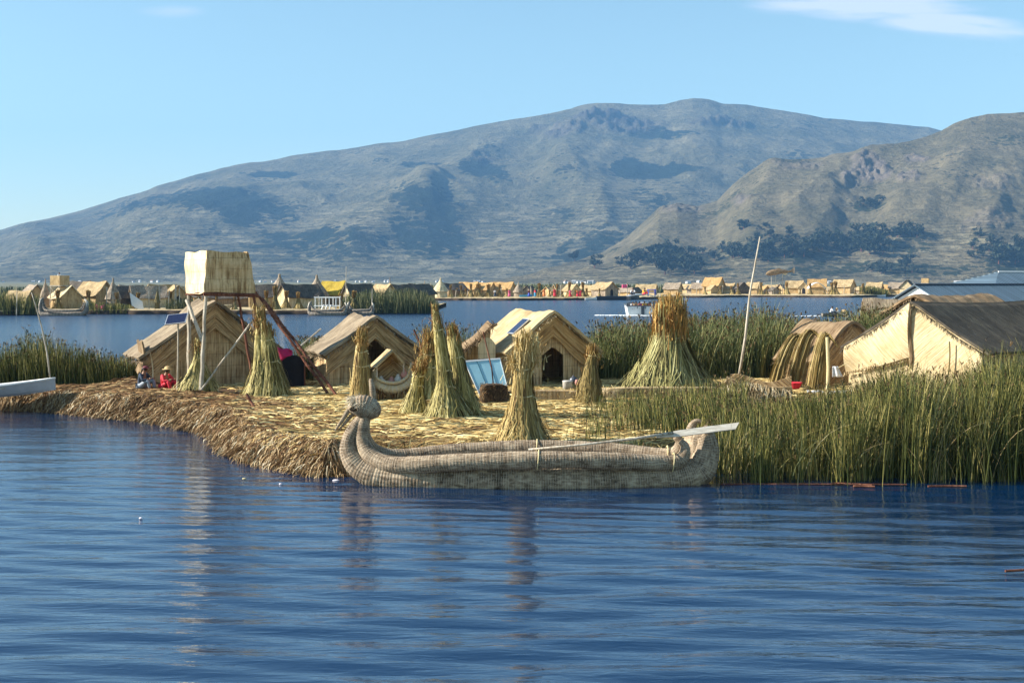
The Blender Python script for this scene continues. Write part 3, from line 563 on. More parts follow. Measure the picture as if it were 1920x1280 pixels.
# floating stems
for (a0, b0, c0, d0, th) in [(1352, 907, 1700, 908, .018), (1560, 905, 1635, 909, .02), (1600, 911, 1640, 912, .025), (1740, 911, 1812, 911, .02), (1150, 862, 1155, 862, .01)][:4]:
    A = gnd(a0, b0, .02); B = gnd(c0, d0, .02)
    tag(MB().tube([A, (A+B)/2+Vector((0, .03, 0)), B], th, 6).build('floating_reed', M['pole_red']), {1352: 'long red-brown stem floating along the foot of the right reeds', 1560: 'short slanting stem floating on the reed waterline', 1600: 'short pale floating stem just in front of the reeds', 1740: 'floating stem near the right edge of the reed bed'}[a0], 'reed stem')
# ================================================================== huts
def hut(name, label, cx, cy, rot, Wd, L, hw, hr, roof, wall, over=.35, side=.25, door=None, hood=.7, hoodmat=None, th=.10, z0=GZ-.05, sag=.06, catg='hut', group=None, fr=12, rag=True, backwall=True, wav=.6):
    e = empty(name, (cx, cy, z0), rot, label=label, cat=catg, group=group); w2 = Wd/2
    slope = (hr-hw)/w2
    rl = lambda x: hr-abs(x)*slope-sag*math.sin(math.pi*min(1, abs(x)/w2))*1.0
    b = MB(); nc = 26
    dw = door[1]/2 if door else 0
    def dt(x):
        return (door[2]-max(0, abs(x-door[0])/dw-.0)*door[2]*.22) if door and abs(x-door[0]) < dw-1e-6 else 0
    xsn = sorted(set([round(-w2+Wd*i/nc, 4) for i in range(nc+1)]+([door[0]-dw, door[0]+dw] if door else [])))
    for sidey in ((0, 1) if backwall else (0,)):
        y = .0 if sidey == 0 else L
        for i in range(len(xsn)-1):
            x0, x1 = xsn[i], xsn[i+1]; mxx = (x0+x1)/2
            ind = door and sidey == 0 and abs(mxx-door[0]) < dw
            za = dt(min(max(x0, door[0]-dw+1e-4), door[0]+dw-1e-4)) if ind else 0; zb = dt(min(max(x1, door[0]-dw+1e-4), door[0]+dw-1e-4)) if ind else 0
            for yo in (0, .06):
                yq = y+(yo if sidey == 0 else -yo)
                q = [(x0, yq, za), (x1, yq, zb), (x1, yq, rl(x1)-.02), (x0, yq, rl(x0)-.02)]; b.poly(q if (yo == 0) == (sidey == 0) else q[::-1])
            if ind: b.poly([(x0, y, za), (x0, y+.06, za), (x1, y+.06, zb), (x1, y, zb)])
        if door and sidey == 0:
            for s in (-1, 1):
                x = door[0]+s*dw; b.poly([(x, 0, 0), (x, .06, 0), (x, .06, dt(x-s*1e-4)), (x, 0, dt(x-s*1e-4))])
    for s in (-1, 1):
        b.grid(lambda u, v: (s*(w2+.03*math.sin(v*9+u*5)), .0+L*(v if s > 0 else 1-v), (hw)*(u)), 4, 10, .05)
    b.build('wall', wall, e)
    ex = w2+side
    def rf(u, v):
        x = -ex+2*ex*u; y = -over+(L+2*over)*v
        z = hr+th-abs(x)*slope-sag*math.sin(math.pi*min(1, abs(x)/w2)) + wav*(.03*math.sin(y*7+x*3)+.025*math.sin(y*3.1-x*5))
        z -= .12*(1-4*v*(1-v))*-.5*0; z -= .10*math.sin(math.pi*v)*(1-abs(x)/ex)
        if abs(x) < .12: z -= (.12-abs(x))*.4
        return (x, y, z)
    b = MB(); b.grid(lambda u, v: rf(1-u, v), 22, 22, th)
    if rag:
        n = int((L+Wd)*60)                            # straw ends along the eaves and the front edge
        u = np.where(rs.rand(n) < .5, 0, 1.0); v = rs.rand(n); fe = rs.rand(n) < .45; u = np.where(fe, rs.rand(n), u); v = np.where(fe, 0, v)
        A = np.array([rf(a, c) for a, c in zip(u, v)])-np.array([0, 0, th*.5]); dl = np.where(fe[:, None], np.stack([rs.normal(0, .05, n), -rs.uniform(.03, .14, n), -rs.uniform(.0, .14, n)], -1), np.stack([np.sign(u-.5)*rs.uniform(.03, .16, n), rs.normal(0, .04, n), -rs.uniform(.02, .16, n)], -1))
        b.np(*blades(A, A+dl, np.zeros((n, 3)), rs.uniform(.015, .035, n), 1, .6))
    ro = b.build('roof', roof, e)
    # ridge roll
    b = MB(); b.tube([(0.02*math.sin(k*2.1), -over+.02+(L+2*over-.04)*k/9, hr+th*.7-.10*math.sin(math.pi*k/9)) for k in range(10)], .06, 8); b.build('ridge_roll', roof, ro)
    if hood:
        b = MB()
        for s in (-1, 1):
            for lay in range(2):
                hh = hood*(1-.42*lay); yy_ = -.035-.05*(lay+1)
                def gm(u, v):
                    x = (w2+side*.6)*u; zt = hr+th*.3-x*slope-sag*math.sin(math.pi*min(1, x/w2)); zb_ = zt-hh*(1-.05*math.sin(u*9+lay))
                    return (s*x if s > 0 else s*x, yy_-.02*math.sin(u*13+v*4)-(1-v)*.05, zb_+(zt-zb_)*v)
                b.grid(gm if s > 0 else (lambda u, v: gm(1-u, v)), 14, 4, .04)
        b.build('gable_mat', hoodmat or M['gable'], e)
    return e
def P0(px, Y): return gx(px, Y), Y
# left hut
x, y = P0(402, 46.7)
h_ = hut('reed_hut', 'large brown reed hut on the left behind the watchtower legs', x, y, R(29), 4.5, 1.9, 1.35, 3.05, M['roof_grey'], M['wall'], over=.3, side=.5, hood=.95, sag=.1)
b = MB()      # torn flap of matting curling out past the left eave
b.grid(lambda u, v: (-2.72+.12*math.sin(u*2.8), -.25+.8*v, .62+1.1*u+.06*math.sin(v*9)), 8, 6, .06); b.build('torn_flap', M['pole_red'] if False else M['roof_brown'], h_)
b = MB(); b.grid(lambda u, v: (-2.28+.10*u, -.12+.02*math.sin(u*3), 0)if False else (-2.34+.06*math.sin(u*4)+.3*(1-u)*v, .02+1.2*v-.2*(1-v), .0+1.45*u), 10, 5, .04); b.build('sunlit_wall_panel', M['wall_pale_sunlit'], h_)  # paler sheet paints the sunlight on the hut's left wall
# middle hut
x, y = P0(702, 46.6)
hut('reed_hut', 'middle reed hut with a dark doorway behind the miniature reed boat', x, y, R(21), 3.25, 2.7, 1.3, 2.5, M['roof_grey'], M['wall'], over=.35, side=.3, door=(.02, .78, 1.75), hood=.75, sag=.08)
b = MB()
# hut with solar panel
x, y = P0(1034, 46.4)
h3 = hut('reed_hut', 'pale straw-roofed hut with an arched dark doorway and a rooftop solar panel', x, y, R(22), 3.35, 3.1, 1.3, 2.68, M['roof_straw'], M['wall'], over=.3, side=.2, door=(.05, .85, 1.5), hood=.85, sag=.04, hoodmat=fiber('honey_reed_mat', [(.15, (.30, .17, .065)), (.5, (.50, .31, .13)), (.85, (.62, .43, .21))], (1.5, 1.5, 26), band=.3, bd=.05, slant=.82, seamk=.4))
p_ = MB(); rt = Matrix.Rotation(math.atan2(1.38, 1.675), 3, 'Y').inverted()
sp_ = empty('solar_panel', (x, y, GZ), R(22), label='small solar panel lying on the straw roof of the hut', cat='solar panel')
c = Vector((-.85, 1.1, 2.68+.17-.85*1.38/1.675)); rt = Matrix.Rotation(-math.atan2(1.38, 1.675), 3, 'Y')
MB().box(c, (.85, .62, .04), rt).build('frame', M['alu'], sp_); MB().box(c+rt @ Vector((0, 0, .024)), (.76, .53, .012), rt).build('solar_cells', M['solar'], sp_)
# lean-to at its left
e = empty('lean_to', (gx(905, 45.6), 45.6, GZ), R(15), label='ragged reed lean-to with panels coloured as sunlit wall beside the straw-roofed hut', cat='lean-to')
b = MB(); b.grid(lambda u, v: (-1.15+1.7*u, .2+1.3*v, .95+1.35*u+.06*math.sin(u*9+v*5)), 12, 6, .1)
n = 420; uu = rs.rand(n); A = np.c_[-1.15+1.7*uu, rs.uniform(.1, .3, n), .92+1.35*uu]; Bq = A+np.c_[rs.normal(-.12, .12, n), rs.uniform(-.25, .0, n), rs.normal(-.02, .12, n)]; b.np(*blades(A, Bq, np.zeros((n, 3)), rs.uniform(.015, .04, n), 1, .5)); b.build('roof', M['roof_brown'], e)
MB().grid(lambda u, v: (-1.1+1.5*u, .5, v*(.9+1.2*u)), 10, 4, .05).build('wall', M['wall'], e)
MB().grid(lambda u, v: (-.12+.62*u, .12+.02*math.sin(u*6), 1.05+v*(.75-.25*(2*u-1)**2)), 8, 4, .05).build('sunlit_wall_panel', M['wall_pale_sunlit'], e)  # lit part of the wall, painted in with the paler mat
# hut behind the right sheaf
x, y = P0(1592, 47.2)
hut('reed_hut', 'small brown reed hut behind the folded sheaves, left of the cream tent', x, y, R(33), 3.0, 1.9, .95, 2.28, M['roof_brown'], M['gable'], over=.25, side=.2, hood=.9, sag=-.16, hoodmat=M['gable'])
# cream tent
x, y = P0(1712, 42)
t_ = hut('reed_tent', 'big cream reed-mat tent with a dark thatched roof at the right edge', x, y, R(-50), 4.95, 8.6, 1.62, 3.1, M['roof_dark'], M['tent'], over=.12, side=.25, hood=0, sag=.06, catg='tent', th=.08, wav=.15)
b = MB()
for s, (w_, drop, yo) in ((-1, (2.58, .95, -.10)), (1, (2.53, 1.35, -.06))):
    def fl(u, v, s=s, w_=w_, drop=drop, yo=yo):
        xx = w_*u; zt = 3.16-xx*.598-.06*math.sin(math.pi*u); hgt = drop*(.6+.95*(1-u))+.3
        if s > 0: hgt = zt-.25-.1*math.sin(u*6)
        zb_ = max(.1, zt-hgt); bulge = .05*math.sin(u*5+v*3)+.08*math.sin(math.pi*v)
        return (s*xx, yo-bulge-(.10 if s < 0 else 0)*(1-u), zb_+(zt-zb_)*v)
    b.grid(fl if s > 0 else (lambda u, v, f=fl: f(1-u, v)), 20, 10, .05)
n = 260; uu = rs.rand(n); A = np.c_[-2.58*uu, np.full(n, -.16), 3.16-2.58*uu*.598-(.95*(.6+.95*(1-uu))+.3)]; A[:, 2] = np.maximum(A[:, 2], .15); b.np(*blades(A, A+np.c_[rs.normal(0, .03, (n, 2)), -rs.uniform(.03, .16, n)], np.zeros((n, 3)), rs.uniform(.015, .03, n), 1, .6))
b.build('front_mat', M['tent'], t_)
MB().tube([(1.45+.28*math.sin(k/9*math.pi*.5+1.2)-.25, -.24, 1.95-1.6*k/9) for k in range(10)], .022, 6).build('edge_rope', M['core'], t_)
MB().tube([(.02, -.2, 3.1), (.0, -.22, 2.2), (.08, -.22, 1.4), (.03, -.2, 1.0)], [.03, .06, .055, .03], 6).build('seam', M['roof_brown'], t_)
# thatched house behind it
x, y = P0(1722, 52)
hut('reed_house', 'brown thatched house with a long ridge right behind the cream tent', x, y, R(-50), 6.4, 5.0, 1.5, 3.2, M['roof_brown'], M['gable'], over=.3, side=.4, hood=0, sag=.0, catg='house')
x, y = P0(1668, 60)
hut('reed_hut', 'small grey thatched hut at the lake edge, behind the house left of the blue roofs', gx(1630, 60), y, R(-98), 4.6, 2.6, 1.3, 3.25, M['roof_grey'], M['wall_pale_sunlit'], over=.3, side=.3, hood=0, z0=.2)
# blue roofed buildings
def blue_house(name, label, px, Y, ridz, eav, wd, L, rot, hip=False):
    e = empty(name, (gx(px, Y), Y, 0), rot, label=label, cat='building'); w2 = wd/2
    b = MB(); k = w2 if hip else -.3
    for s in (-1, 1):
        q = [(s*w2, -.3, eav), (s*w2, L, eav), (0, L, ridz), (0, k, ridz)]; b.grid(lambda u, v: Vector(q[0]).lerp(Vector(q[1]), u).lerp(Vector(q[3]).lerp(Vector(q[2]), u), v), 12, 6, .05)
    if hip: b.poly([(-w2, -.3, eav), (w2, -.3, eav), (0, k, ridz)])
    b.build('roof', M['blue_roof'], e)
    b = MB()
    for s in (-1, 1): b.box((s*(w2-.3), L/2, eav/2), (.1, L-.2, eav))
    for yy_ in (0, L-.2):
        b.poly([(-w2+.3, yy_, 0), (w2-.3, yy_, 0), (w2-.3, yy_, eav+.08), (0, yy_, ridz-.08) if not (hip and yy_ == 0) else (0, yy_, eav+.02), (-w2+.3, yy_, eav+.08)])
    b.build('wall', M['white'], e)
    MB().tube([(0, k, ridz+.03), (0, L, ridz+.03)], .06, 8).build('ridge_cap', M['metal'] if not hip else M['white'], e)
    return e
blue_house('blue_roofed_house', 'white-walled building with a blue metal roof and triangular gable behind the thatch', 1722, 74, 4.12, 2.9, 5.2, 16, R(-62))
blue_house('blue_roofed_hall', 'taller hipped blue metal roof farthest back at the right edge', 1815, 90, 4.95, 3.9, 5.6, 18, R(-66), True)
# ================================================================== watchtower
e = empty('watchtower', (gx(415, 44), 44, GZ), 0, label='wooden watchtower with a reed-mat cabin above the left hut', cat='watchtower')
def L_(px, py, Y=44.0): v = at(px, py, Y); return Vector((v.x-gx(415, 44), Y-44, v.z-GZ))
b = MB()
c0 = {'tl': L_(347, 474, 44.6), 'tm': L_(388, 470, 43.3), 'tr': L_(466, 474, 44.0), 'bl': L_(350, 553, 44.6), 'bm': L_(384, 548, 43.3), 'br': L_(479, 550, 44.0)}
bk = Vector((.75, 1.75, 0))
def wallg(a, b_, c, d, rag=0, ripple=.03):
    def f(u, v):
        p = a.lerp(b_, u).lerp(d.lerp(c, u), v); n_ = (b_-a).cross(d-a).normalized()
        return p+n_*(ripple*math.sin(u*7+v*3)+.02*math.sin(v*11))+Vector((0, 0, rag*math.sin(u*9+1)*(v if v > .9 else 0)+rag*math.sin(u*7)*(1-v if v < .1 else 0)))
    return f
cb = MB(); cb.grid(wallg(c0['bm'], c0['br'], c0['tr'], c0['tm'], .022), 16, 10, .05); fw = cb.build('front_mat', fiber('tower_front_mat', wc, (17, 17, .9), band=.36, bd=.03), e)
cb = MB(); cb.grid(wallg(c0['bl'], c0['bm'], c0['tm'], c0['tl'], .03), 10, 10, .05); cb.build('side_mat', M['wall_pale_sunlit'], e)  # left face coloured paler than the front to paint in the sun
cb = MB(); cb.grid(wallg(c0['br'], c0['bl']+bk, c0['tl']+bk, c0['tr'], .05), 10, 8, .05); cb.grid(wallg(c0['bl']+bk, c0['bl'], c0['tl'], c0['tl']+bk, .05), 8, 8, .05); cb.build('back_mat', M['wall'], e)
fl = MB(); z_ = c0['bm'].z
for k in range(9): fl.tube([c0['bl'].lerp(c0['bl']+bk, k/8)+Vector((0, 0, .02)) + Vector((0,0,0)), c0['bm'].lerp(c0['br'], min(1, k/8+.02))+Vector((0, .1, .02))], .05, 6)
fl.tube([c0['bm']+Vector((-.05, .02, -.06)), c0['br']+Vector((.1, 0, -.06))], .06, 8); fl.build('platform', M['pole_red'], e)
def wob(a, b_, k=7, amp=.03): return [a.lerp(b_, i/k)+Vector((amp*math.sin(i*2.3), 0, 0)) for i in range(k+1)]
for a, b_, r in ((L_(354, 553, 44.5), L_(355, 735, 44.3), .075), (L_(386, 548, 43.4), L_(377, 736, 43.4), .065), (L_(446, 552, 45.4), L_(476, 722, 45.2), .05), (L_(474, 550, 44.2), L_(508, 735, 44.6), .05)):
    MB().tube(wob(a, b_, 8, .014), [r*(.8+.05*i) for i in range(9)], 8).build('leg', M['pole'] if r > .055 else M['pole_red'], e)
for a, b_, r in ((L_(350, 562, 44.2), L_(380, 640, 43.5), .065), (L_(377, 731, 43.3), L_(476, 598, 43.9), .035)):
    MB().tube(wob(a, b_, 5, .01), r, 8).build('brace', M['pole'], e)
# ladder (leans, stands on the ground by itself)
e = empty('ladder', gnd(625, 745), 0, label='long dark reddish pole ladder leaning from the watchtower down to the straw', cat='ladder'); o0 = e.location.copy()
A1, A2 = at(486, 556, 43.6)-o0, at(492, 560, 44.1)-o0; B1, B2 = gnd(618, 742)-o0, gnd(634, 745)-o0
B1.z = B2.z = 0
for a, b_ in ((A1, B1), (A2, B2)): MB().tube(wob(a, b_, 7, .02), .05, 8).build('rail', M['pole_red'], e)
for k in range(1, 10):
    t = k/10; MB().tube([A1.lerp(B1, t)-Vector((.07, 0, 0)), A2.lerp(B2, t)+Vector((.07, 0, 0))], .022, 6).build('rung', M['pole_red'], e)
# solar panel on a pole
e = empty('solar_panel', gnd(332, 737), 0, label='dark solar panel on a thin white pole left of the watchtower', cat='solar panel'); o0 = e.location.copy(); Yp = o0.y
T_ = at(334, 606, Yp)-o0
MB().tube([(0, 0, 0), T_.lerp(Vector((0, 0, 0)), .5)+Vector((.01, 0, 0)), T_], .028, 8).build('pole', M['pole'], e)
c = at(331, 598, Yp)-o0; rt = Matrix.Rotation(R(38), 3, 'X') @ Matrix.Rotation(R(-8), 3, 'Y')
MB().box(c, (.72, .52, .04), rt).build('frame', M['alu'], e); MB().box(c+rt @ Vector((0, 0, .025)), (.66, .46, .012), rt).build('solar_cells', M['solar'], e)
# ================================================================== sheaves
def stook(name, label, px, py, H, prof, n=700, topn=260, lean=(0, 0), ties=(.8,), tuft0=.72, tmat=None, smat=None, flare=.12, w=(.014, .026), z=None, group=None, catg='sheaf', loc=None, curl=0, tuftr=None):
    b0 = loc if loc else gnd(px, py); b0 = Vector((b0[0], b0[1], float(island_z(b0[0], b0[1])) if z is None else z))
    e = empty(name, b0, rnd.uniform(-.1, .1), label=label, cat=catg, group=group)
    pr = np.array(prof); Rf = lambda h: np.interp(h, pr[:, 0], pr[:, 1])
    Lx = lambda h: lean[0]*(h/H)**1.6; Ly = lambda h: lean[1]*(h/H)**1.6
    ht = H*tuft0
    def strands(n, h0, h1, rho0, rho1, wv, jit, K=8):
        ph = rs.uniform(0, 2*np.pi, n); rho = rs.uniform(rho0, rho1, n); t = np.linspace(0, 1, K)[None, :]
        h = h0[:, None]*(1-t)+h1[:, None]*t; r = Rf(h)*rho[:, None]; tw = ph[:, None]+.25*rs.normal(0, 1, n)[:, None]*t
        lump = 1+.10*np.sin(ph*3+1.3)[:, None]+.07*np.sin(ph*7)[:, None]
        C = np.stack([Lx(h)+r*lump*np.cos(tw), Ly(h)+r*lump*np.sin(tw), h], -1)+rs.normal(0, jit, (n, K, 3))*np.array([1, 1, .3])
        sd_ = np.stack([-np.sin(ph), np.cos(ph), rs.normal(0, .2, n)], -1)
        W_ = (wv[:, None, None]*.5)*np.ones((1, K, 1)); V = np.stack([C-sd_[:, None]*W_, C+sd_[:, None]*W_], 2)
        base = (np.arange(n)*K*2)[:, None]+np.arange(K-1)[None]*2; Q = np.stack([base, base+1, base+3, base+2], -1)
        return V.reshape(-1, 3), Q.reshape(-1, 4)
    V, Q = strands(n, rs.uniform(-.04, .05, n), ht*rs.uniform(.75, 1.06, n), .86, 1.08, rs.uniform(w[0], w[1], n), .009)
    V9, Q9 = strands(int(n*.12), rs.uniform(-.03, .05, int(n*.12)), ht*rs.uniform(.2, .6, int(n*.12)), 1.05, 1.35, rs.uniform(w[0], w[1], int(n*.12)), .02); n8 = int(n*.16); V8, Q8 = strands(n8, ht*rs.uniform(.5, .9, n8), H*rs.uniform(tuft0*.95, .97, n8), .7, 1.12, rs.uniform(w[0], w[1], n8), .012); V, Q = cat((V, Q), (V9, Q9), (V8, Q8))
    link('reeds', np_mesh('reeds', V, Q), smat or M['sheaf'], e)
    MB().lathe((0, 0, 0), [(0, Rf(0)*.86)]+[(h, float(Rf(h))*.86) for h in np.linspace(.1*H, ht*1.02, 9)], 16).build('core', M['core'], e, True) if not (abs(lean[0])+abs(lean[1])) else None
    if abs(lean[0])+abs(lean[1]):
        hs = np.linspace(0, ht*1.02, 12); MB().tube([(Lx(h), Ly(h), h) for h in hs], [float(Rf(h))*.86 for h in hs], 14).build('core', M['core'], e, True)
    # tuft
    n2 = topn; ph = rs.uniform(0, 2*np.pi, n2); h0_ = ht*rs.uniform(.78, 1.04, n2); rr = Rf(h0_)*rs.uniform(.5, 1.05, n2); A = np.stack([Lx(h0_)+rr*np.cos(ph), Ly(h0_)+rr*np.sin(ph), h0_], -1)
    hh = H*(tuft0+.04+(.96-tuft0)*rs.uniform(0, 1, n2)**1.1*(.84+.16*np.sin(ph*2+px))); tr = (tuftr if tuftr else Rf(ht)*1.1)*rs.uniform(.3, 1.1, n2)+flare*rs.uniform(0, 1, n2)**2
    B = np.stack([Lx(hh)+tr*np.cos(ph)+curl*(hh-ht), Ly(hh)+tr*np.sin(ph), hh], -1)
    dp_ = rs.rand(n2) < .10; ex_ = rs.uniform(.1, .3, n2)*dp_; B = B+np.stack([ex_*np.cos(ph), ex_*np.sin(ph), -ex_*1.3], -1)
    V, Q = blades(A, B, np.c_[rs.normal(0, .03, (n2, 2)), rs.uniform(0, .05, n2)+dp_*.14], rs.uniform(w[0], w[1]*1.1, n2), 4, .4)
    k3 = n2; i3 = rs.randint(0, n2, k3); T = B[i3]; V3, Q3 = blades(T-np.c_[rs.normal(0, .03, (k3, 2)), rs.uniform(.0, .35, k3)*(H-ht)], T+np.c_[rs.normal(0, .06, (k3, 2)), rs.uniform(-.05, .05, k3)], np.zeros((k3, 3)), np.full(k3, w[1]), 1, .5)
    link('tuft', np_mesh("tuft", *cat((V, Q), (V3, Q3))), tmat or M['tuft'], e)
    for h in ties:
        r = float(Rf(h))*1.06; bb = MB(); bb.tube([(Lx(h)+r*math.cos(a)*(1+.05*math.sin(a*3)), Ly(h)+r*math.sin(a), h+.025*math.sin(a*2+h)) for a in np.linspace(0, 2*math.pi, 20)], .020, 6, cap=False); bb.tube([(Lx(h)+r*.9, Ly(h)-r*.5, h), (Lx(h)+r*1.3, Ly(h)-r*.8, h-.07)], .011, 5); bb.build('tie', M['tie'], e, True)
    return e

G = 'reed sheaves standing on the straw'
stook('reed_sheaf', 'low spreading sheaf around the foot of the watchtower legs', 372, 735, 1.9, [(0, .72), (.5, .42), (1.1, .14), (1.5, .11), (1.9, .12)], 420, 80, ties=(1.15,), tuft0=.75, group=G)
stook('reed_sheaf', 'tall double-topped sheaf between the watchtower and its ladder', 492, 742, 3.15, [(0, .62), (.35, .46), (.9, .30), (1.5, .21), (2.3, .15), (3.1, .13)], 800, 300, ties=(.95, 1.35), tuft0=.74, lean=(-.1, 0), flare=.06, group=G)
stook('reed_sheaf', 'darker leaning sheaf against the right of the double-topped one', 512, 742, 2.7, [(0, .60), (.4, .46), (1.0, .32), (1.8, .22), (2.7, .14)], 650, 160, ties=(1.2, 1.9), tuft0=.76, lean=(-.32, -.12), flare=.06, group=G)
stook('reed_sheaf', 'slim straight sheaf just behind the boat\'s bird head', 678, 752, 2.5, [(0, .33), (.5, .30), (1.2, .24), (1.75, .16), (2.0, .13), (2.5, .16)], 520, 200, ties=(1.15, 1.6), tuft0=.74, flare=.05, group=G, smat=M['sheaf_dry'])
stook('reed_sheaf', 'short bent sheaf left of the tallest leaning sheaf', 776, 777, 1.75, [(0, .42), (.4, .28), (.85, .15), (1.2, .17), (1.75, .12)], 420, 160, ties=(.85, 1.12), tuft0=.7, lean=(.28, 0), flare=.1, group=G)
stook('reed_sheaf', 'brown-topped sheaf behind the short bent sheaf', 806, 750, 2.55, [(0, .46), (.6, .33), (1.2, .24), (1.6, .20), (2.5, .16)], 520, 320, ties=(1.1, 1.5), tuft0=.62, flare=.12, group=G)
stook('reed_sheaf', 'tallest sheaf in the middle, its thin tip leaning left', 838, 786, 3.28, [(0, .70), (.3, .52), (.75, .27), (.95, .20), (1.6, .17), (2.4, .13), (3.3, .05)], 900, 140, ties=(.92, 1.35, 2.45), tuft0=.78, lean=(-.38, 0), flare=.02, group=G, tuftr=.06, smat=M['sheaf'])
stook('reed_sheaf', 'shaded sheaf leaning against the right of the tallest one', 864, 782, 2.75, [(0, .62), (.4, .46), (.9, .30), (1.4, .22), (2.1, .16), (2.7, .10)], 700, 120, ties=(1.7,), tuft0=.8, lean=(-.28, 0), flare=.03, group=G)
stook('reed_sheaf', 'thick sheaf with a bushy drooping top right behind the reed boat', 978, 829, 2.78, [(0, .66), (.25, .50), (.6, .37), (1.0, .27), (1.35, .22), (1.8, .19), (2.2, .17), (2.8, .2)], 950, 420, ties=(1.12, 1.75, 1.98), tuft0=.66, lean=(.04, 0), flare=.22, group=G, curl=.12, smat=M['sheaf_dry'], tmat=strand('pale_tuft', [(0, (.2, .11, .03)), (.4, (.42, .30, .11)), (1, (.72, .60, .32))]))
stook('reed_sheaf', 'small brown-green sheaf with a dark root end by the doorway hut', 1104, 758, 1.95, [(0, .36), (.2, .36), (.55, .34), (.9, .24), (1.4, .14), (1.9, .10)], 480, 160, ties=(1.5,), tuft0=.75, lean=(.12, 0), flare=.04, group=G, smat=strand('brown_green_sheaf', [(0, (.07, .05, .02)), (.4, (.22, .16, .05)), (.7, (.38, .27, .09)), (1, (.5, .42, .2))]))
stook('reed_sheaf', 'huge bushy brown-topped sheaf in front of the right reed bed', 1250, 727, 3.5, [(0, 1.6), (.4, 1.28), (.9, .98), (1.5, .68), (1.85, .54), (2.3, .52), (3.4, .5)], 1700, 1500, lean=(.18, 0), ties=(1.85,), tuft0=.56, flare=.16, group=G, w=(.02, .036), tuftr=.5, tmat=strand('rust_tuft', [(0, (.13, .055, .014)), (.4, (.32, .17, .045)), (.75, (.50, .31, .09)), (1, (.62, .46, .18))]), smat=strand('olive_sheaf', [(0, (.07, .06, .02)), (.35, (.20, .17, .06)), (.7, (.36, .33, .12)), (1, (.56, .52, .26))]))
# folded sheaves by the right hut: a bundle bent over a rail
def folded(label, px, py, H, run, w_, n, z=None):
    b0 = gnd(px, py); e = empty('folded_sheaf', (b0.x, b0.y, float(island_z(b0.x, b0.y))), 0, label=label, cat='sheaf', group='folded sheaves by the small brown hut')
    t = np.linspace(0, 1, 9)[None, :]; o_ = rs.normal(0, 1, (n, 2)); k = rs.rand(n)
    Xc = -run+run*1.0*t+.18*np.sin(t*np.pi)*0; Zc = H*np.sin(np.minimum(t*1.12, 1)*np.pi/2)**.85; spread_ = (1.2-.75*t)
    dr = np.clip(t-.86, 0, 1)*2.2
    C = np.stack([Xc+o_[:, :1]*w_*spread_+dr*.7*k[:, None], o_[:, 1:]*w_*.6*spread_-dr*.4, Zc+o_[:, :1]*-.05-dr*k[:, None]*1.2], -1)+rs.normal(0, .008, (n, 9, 3))
    C[:, :, 2] = np.maximum(C[:, :, 2], .01)
    a = rs.uniform(0, 2*np.pi, n); sd_ = np.stack([np.cos(a), np.sin(a), np.zeros(n)], -1); W_ = rs.uniform(.012, .022, n)[:, None, None]*.5
    V = np.stack([C-sd_[:, None]*W_, C+sd_[:, None]*W_], 2); base = (np.arange(n)*18)[:, None]+np.arange(8)[None]*2; Q = np.stack([base, base+1, base+3, base+2], -1)
    link('reeds', np_mesh('reeds', V.reshape(-1, 3), Q.reshape(-1, 4)), M['sheaf_dry'], e)
    MB().tube([(-run+run*u, 0, H*math.sin(min(u*1.12, 1)*math.pi/2)**.85) for u in np.linspace(.02, .95, 9)], [w_*1.3*(1.2-.75*u) for u in np.linspace(.02, .95, 9)], 10).build('core', M['core'], e, True)
    return e
folded('folded sheaf leaning farthest left against the small brown hut', 1504, 722, 1.85, .95, .085, 620)
folded('folded sheaf in the middle of the three by the small brown hut', 1530, 727, 2.05, .82, .085, 620)
folded('folded sheaf nearest the upright post by the small brown hut', 1556, 733, 1.95, .5, .08, 560)
e = gnd(1551, 745); tag(MB().tube([e, at(1553, 690, e.y), at(1551, 632, e.y)], .055, 8).build('post', M['tie']), 'straw-yellow post standing beside the folded sheaves', 'post')
# tall white pole
e = gnd(1384, 716); tp = at(1425, 444, e.y+.2); tag(MB().tube([e, e.lerp(tp, .3)+Vector((.02, 0, 0)), e.lerp(tp, .6)-Vector((.06, 0, 0)), tp], [.055, .05, .04, .025], 10).build('mooring_pole', M['pole'], None, True), 'tall thin white pole standing in the reeds, the highest pole in view', 'pole')
b0 = at(96, 725, 43.2); tag(MB().tube([b0, at(88, 660, 43.2), at(78, 612, 43.1), at(66, 570, 43), at(59, 548, 43)], [.03, .028, .024, .02, .012], 8).build('bent_stick', M['pole'], None, True), 'thin bent stick standing behind the white rowing boat bow', 'stick')
e = gnd(540, 726); tag(MB().tube([at(556, 655, 47), at(602, 616, 47.4)], .03, 6).build('slanting_pole', M['pole']), 'thin pale pole slanting up over the water between the left and middle huts', 'pole')
tag(MB().tube([at(776, 618, 46.2), at(800, 672, 46)], .03, 6).build('leaning_stick', M['pole_red']), 'dark stick leaning at the right eave of the middle hut', 'stick')
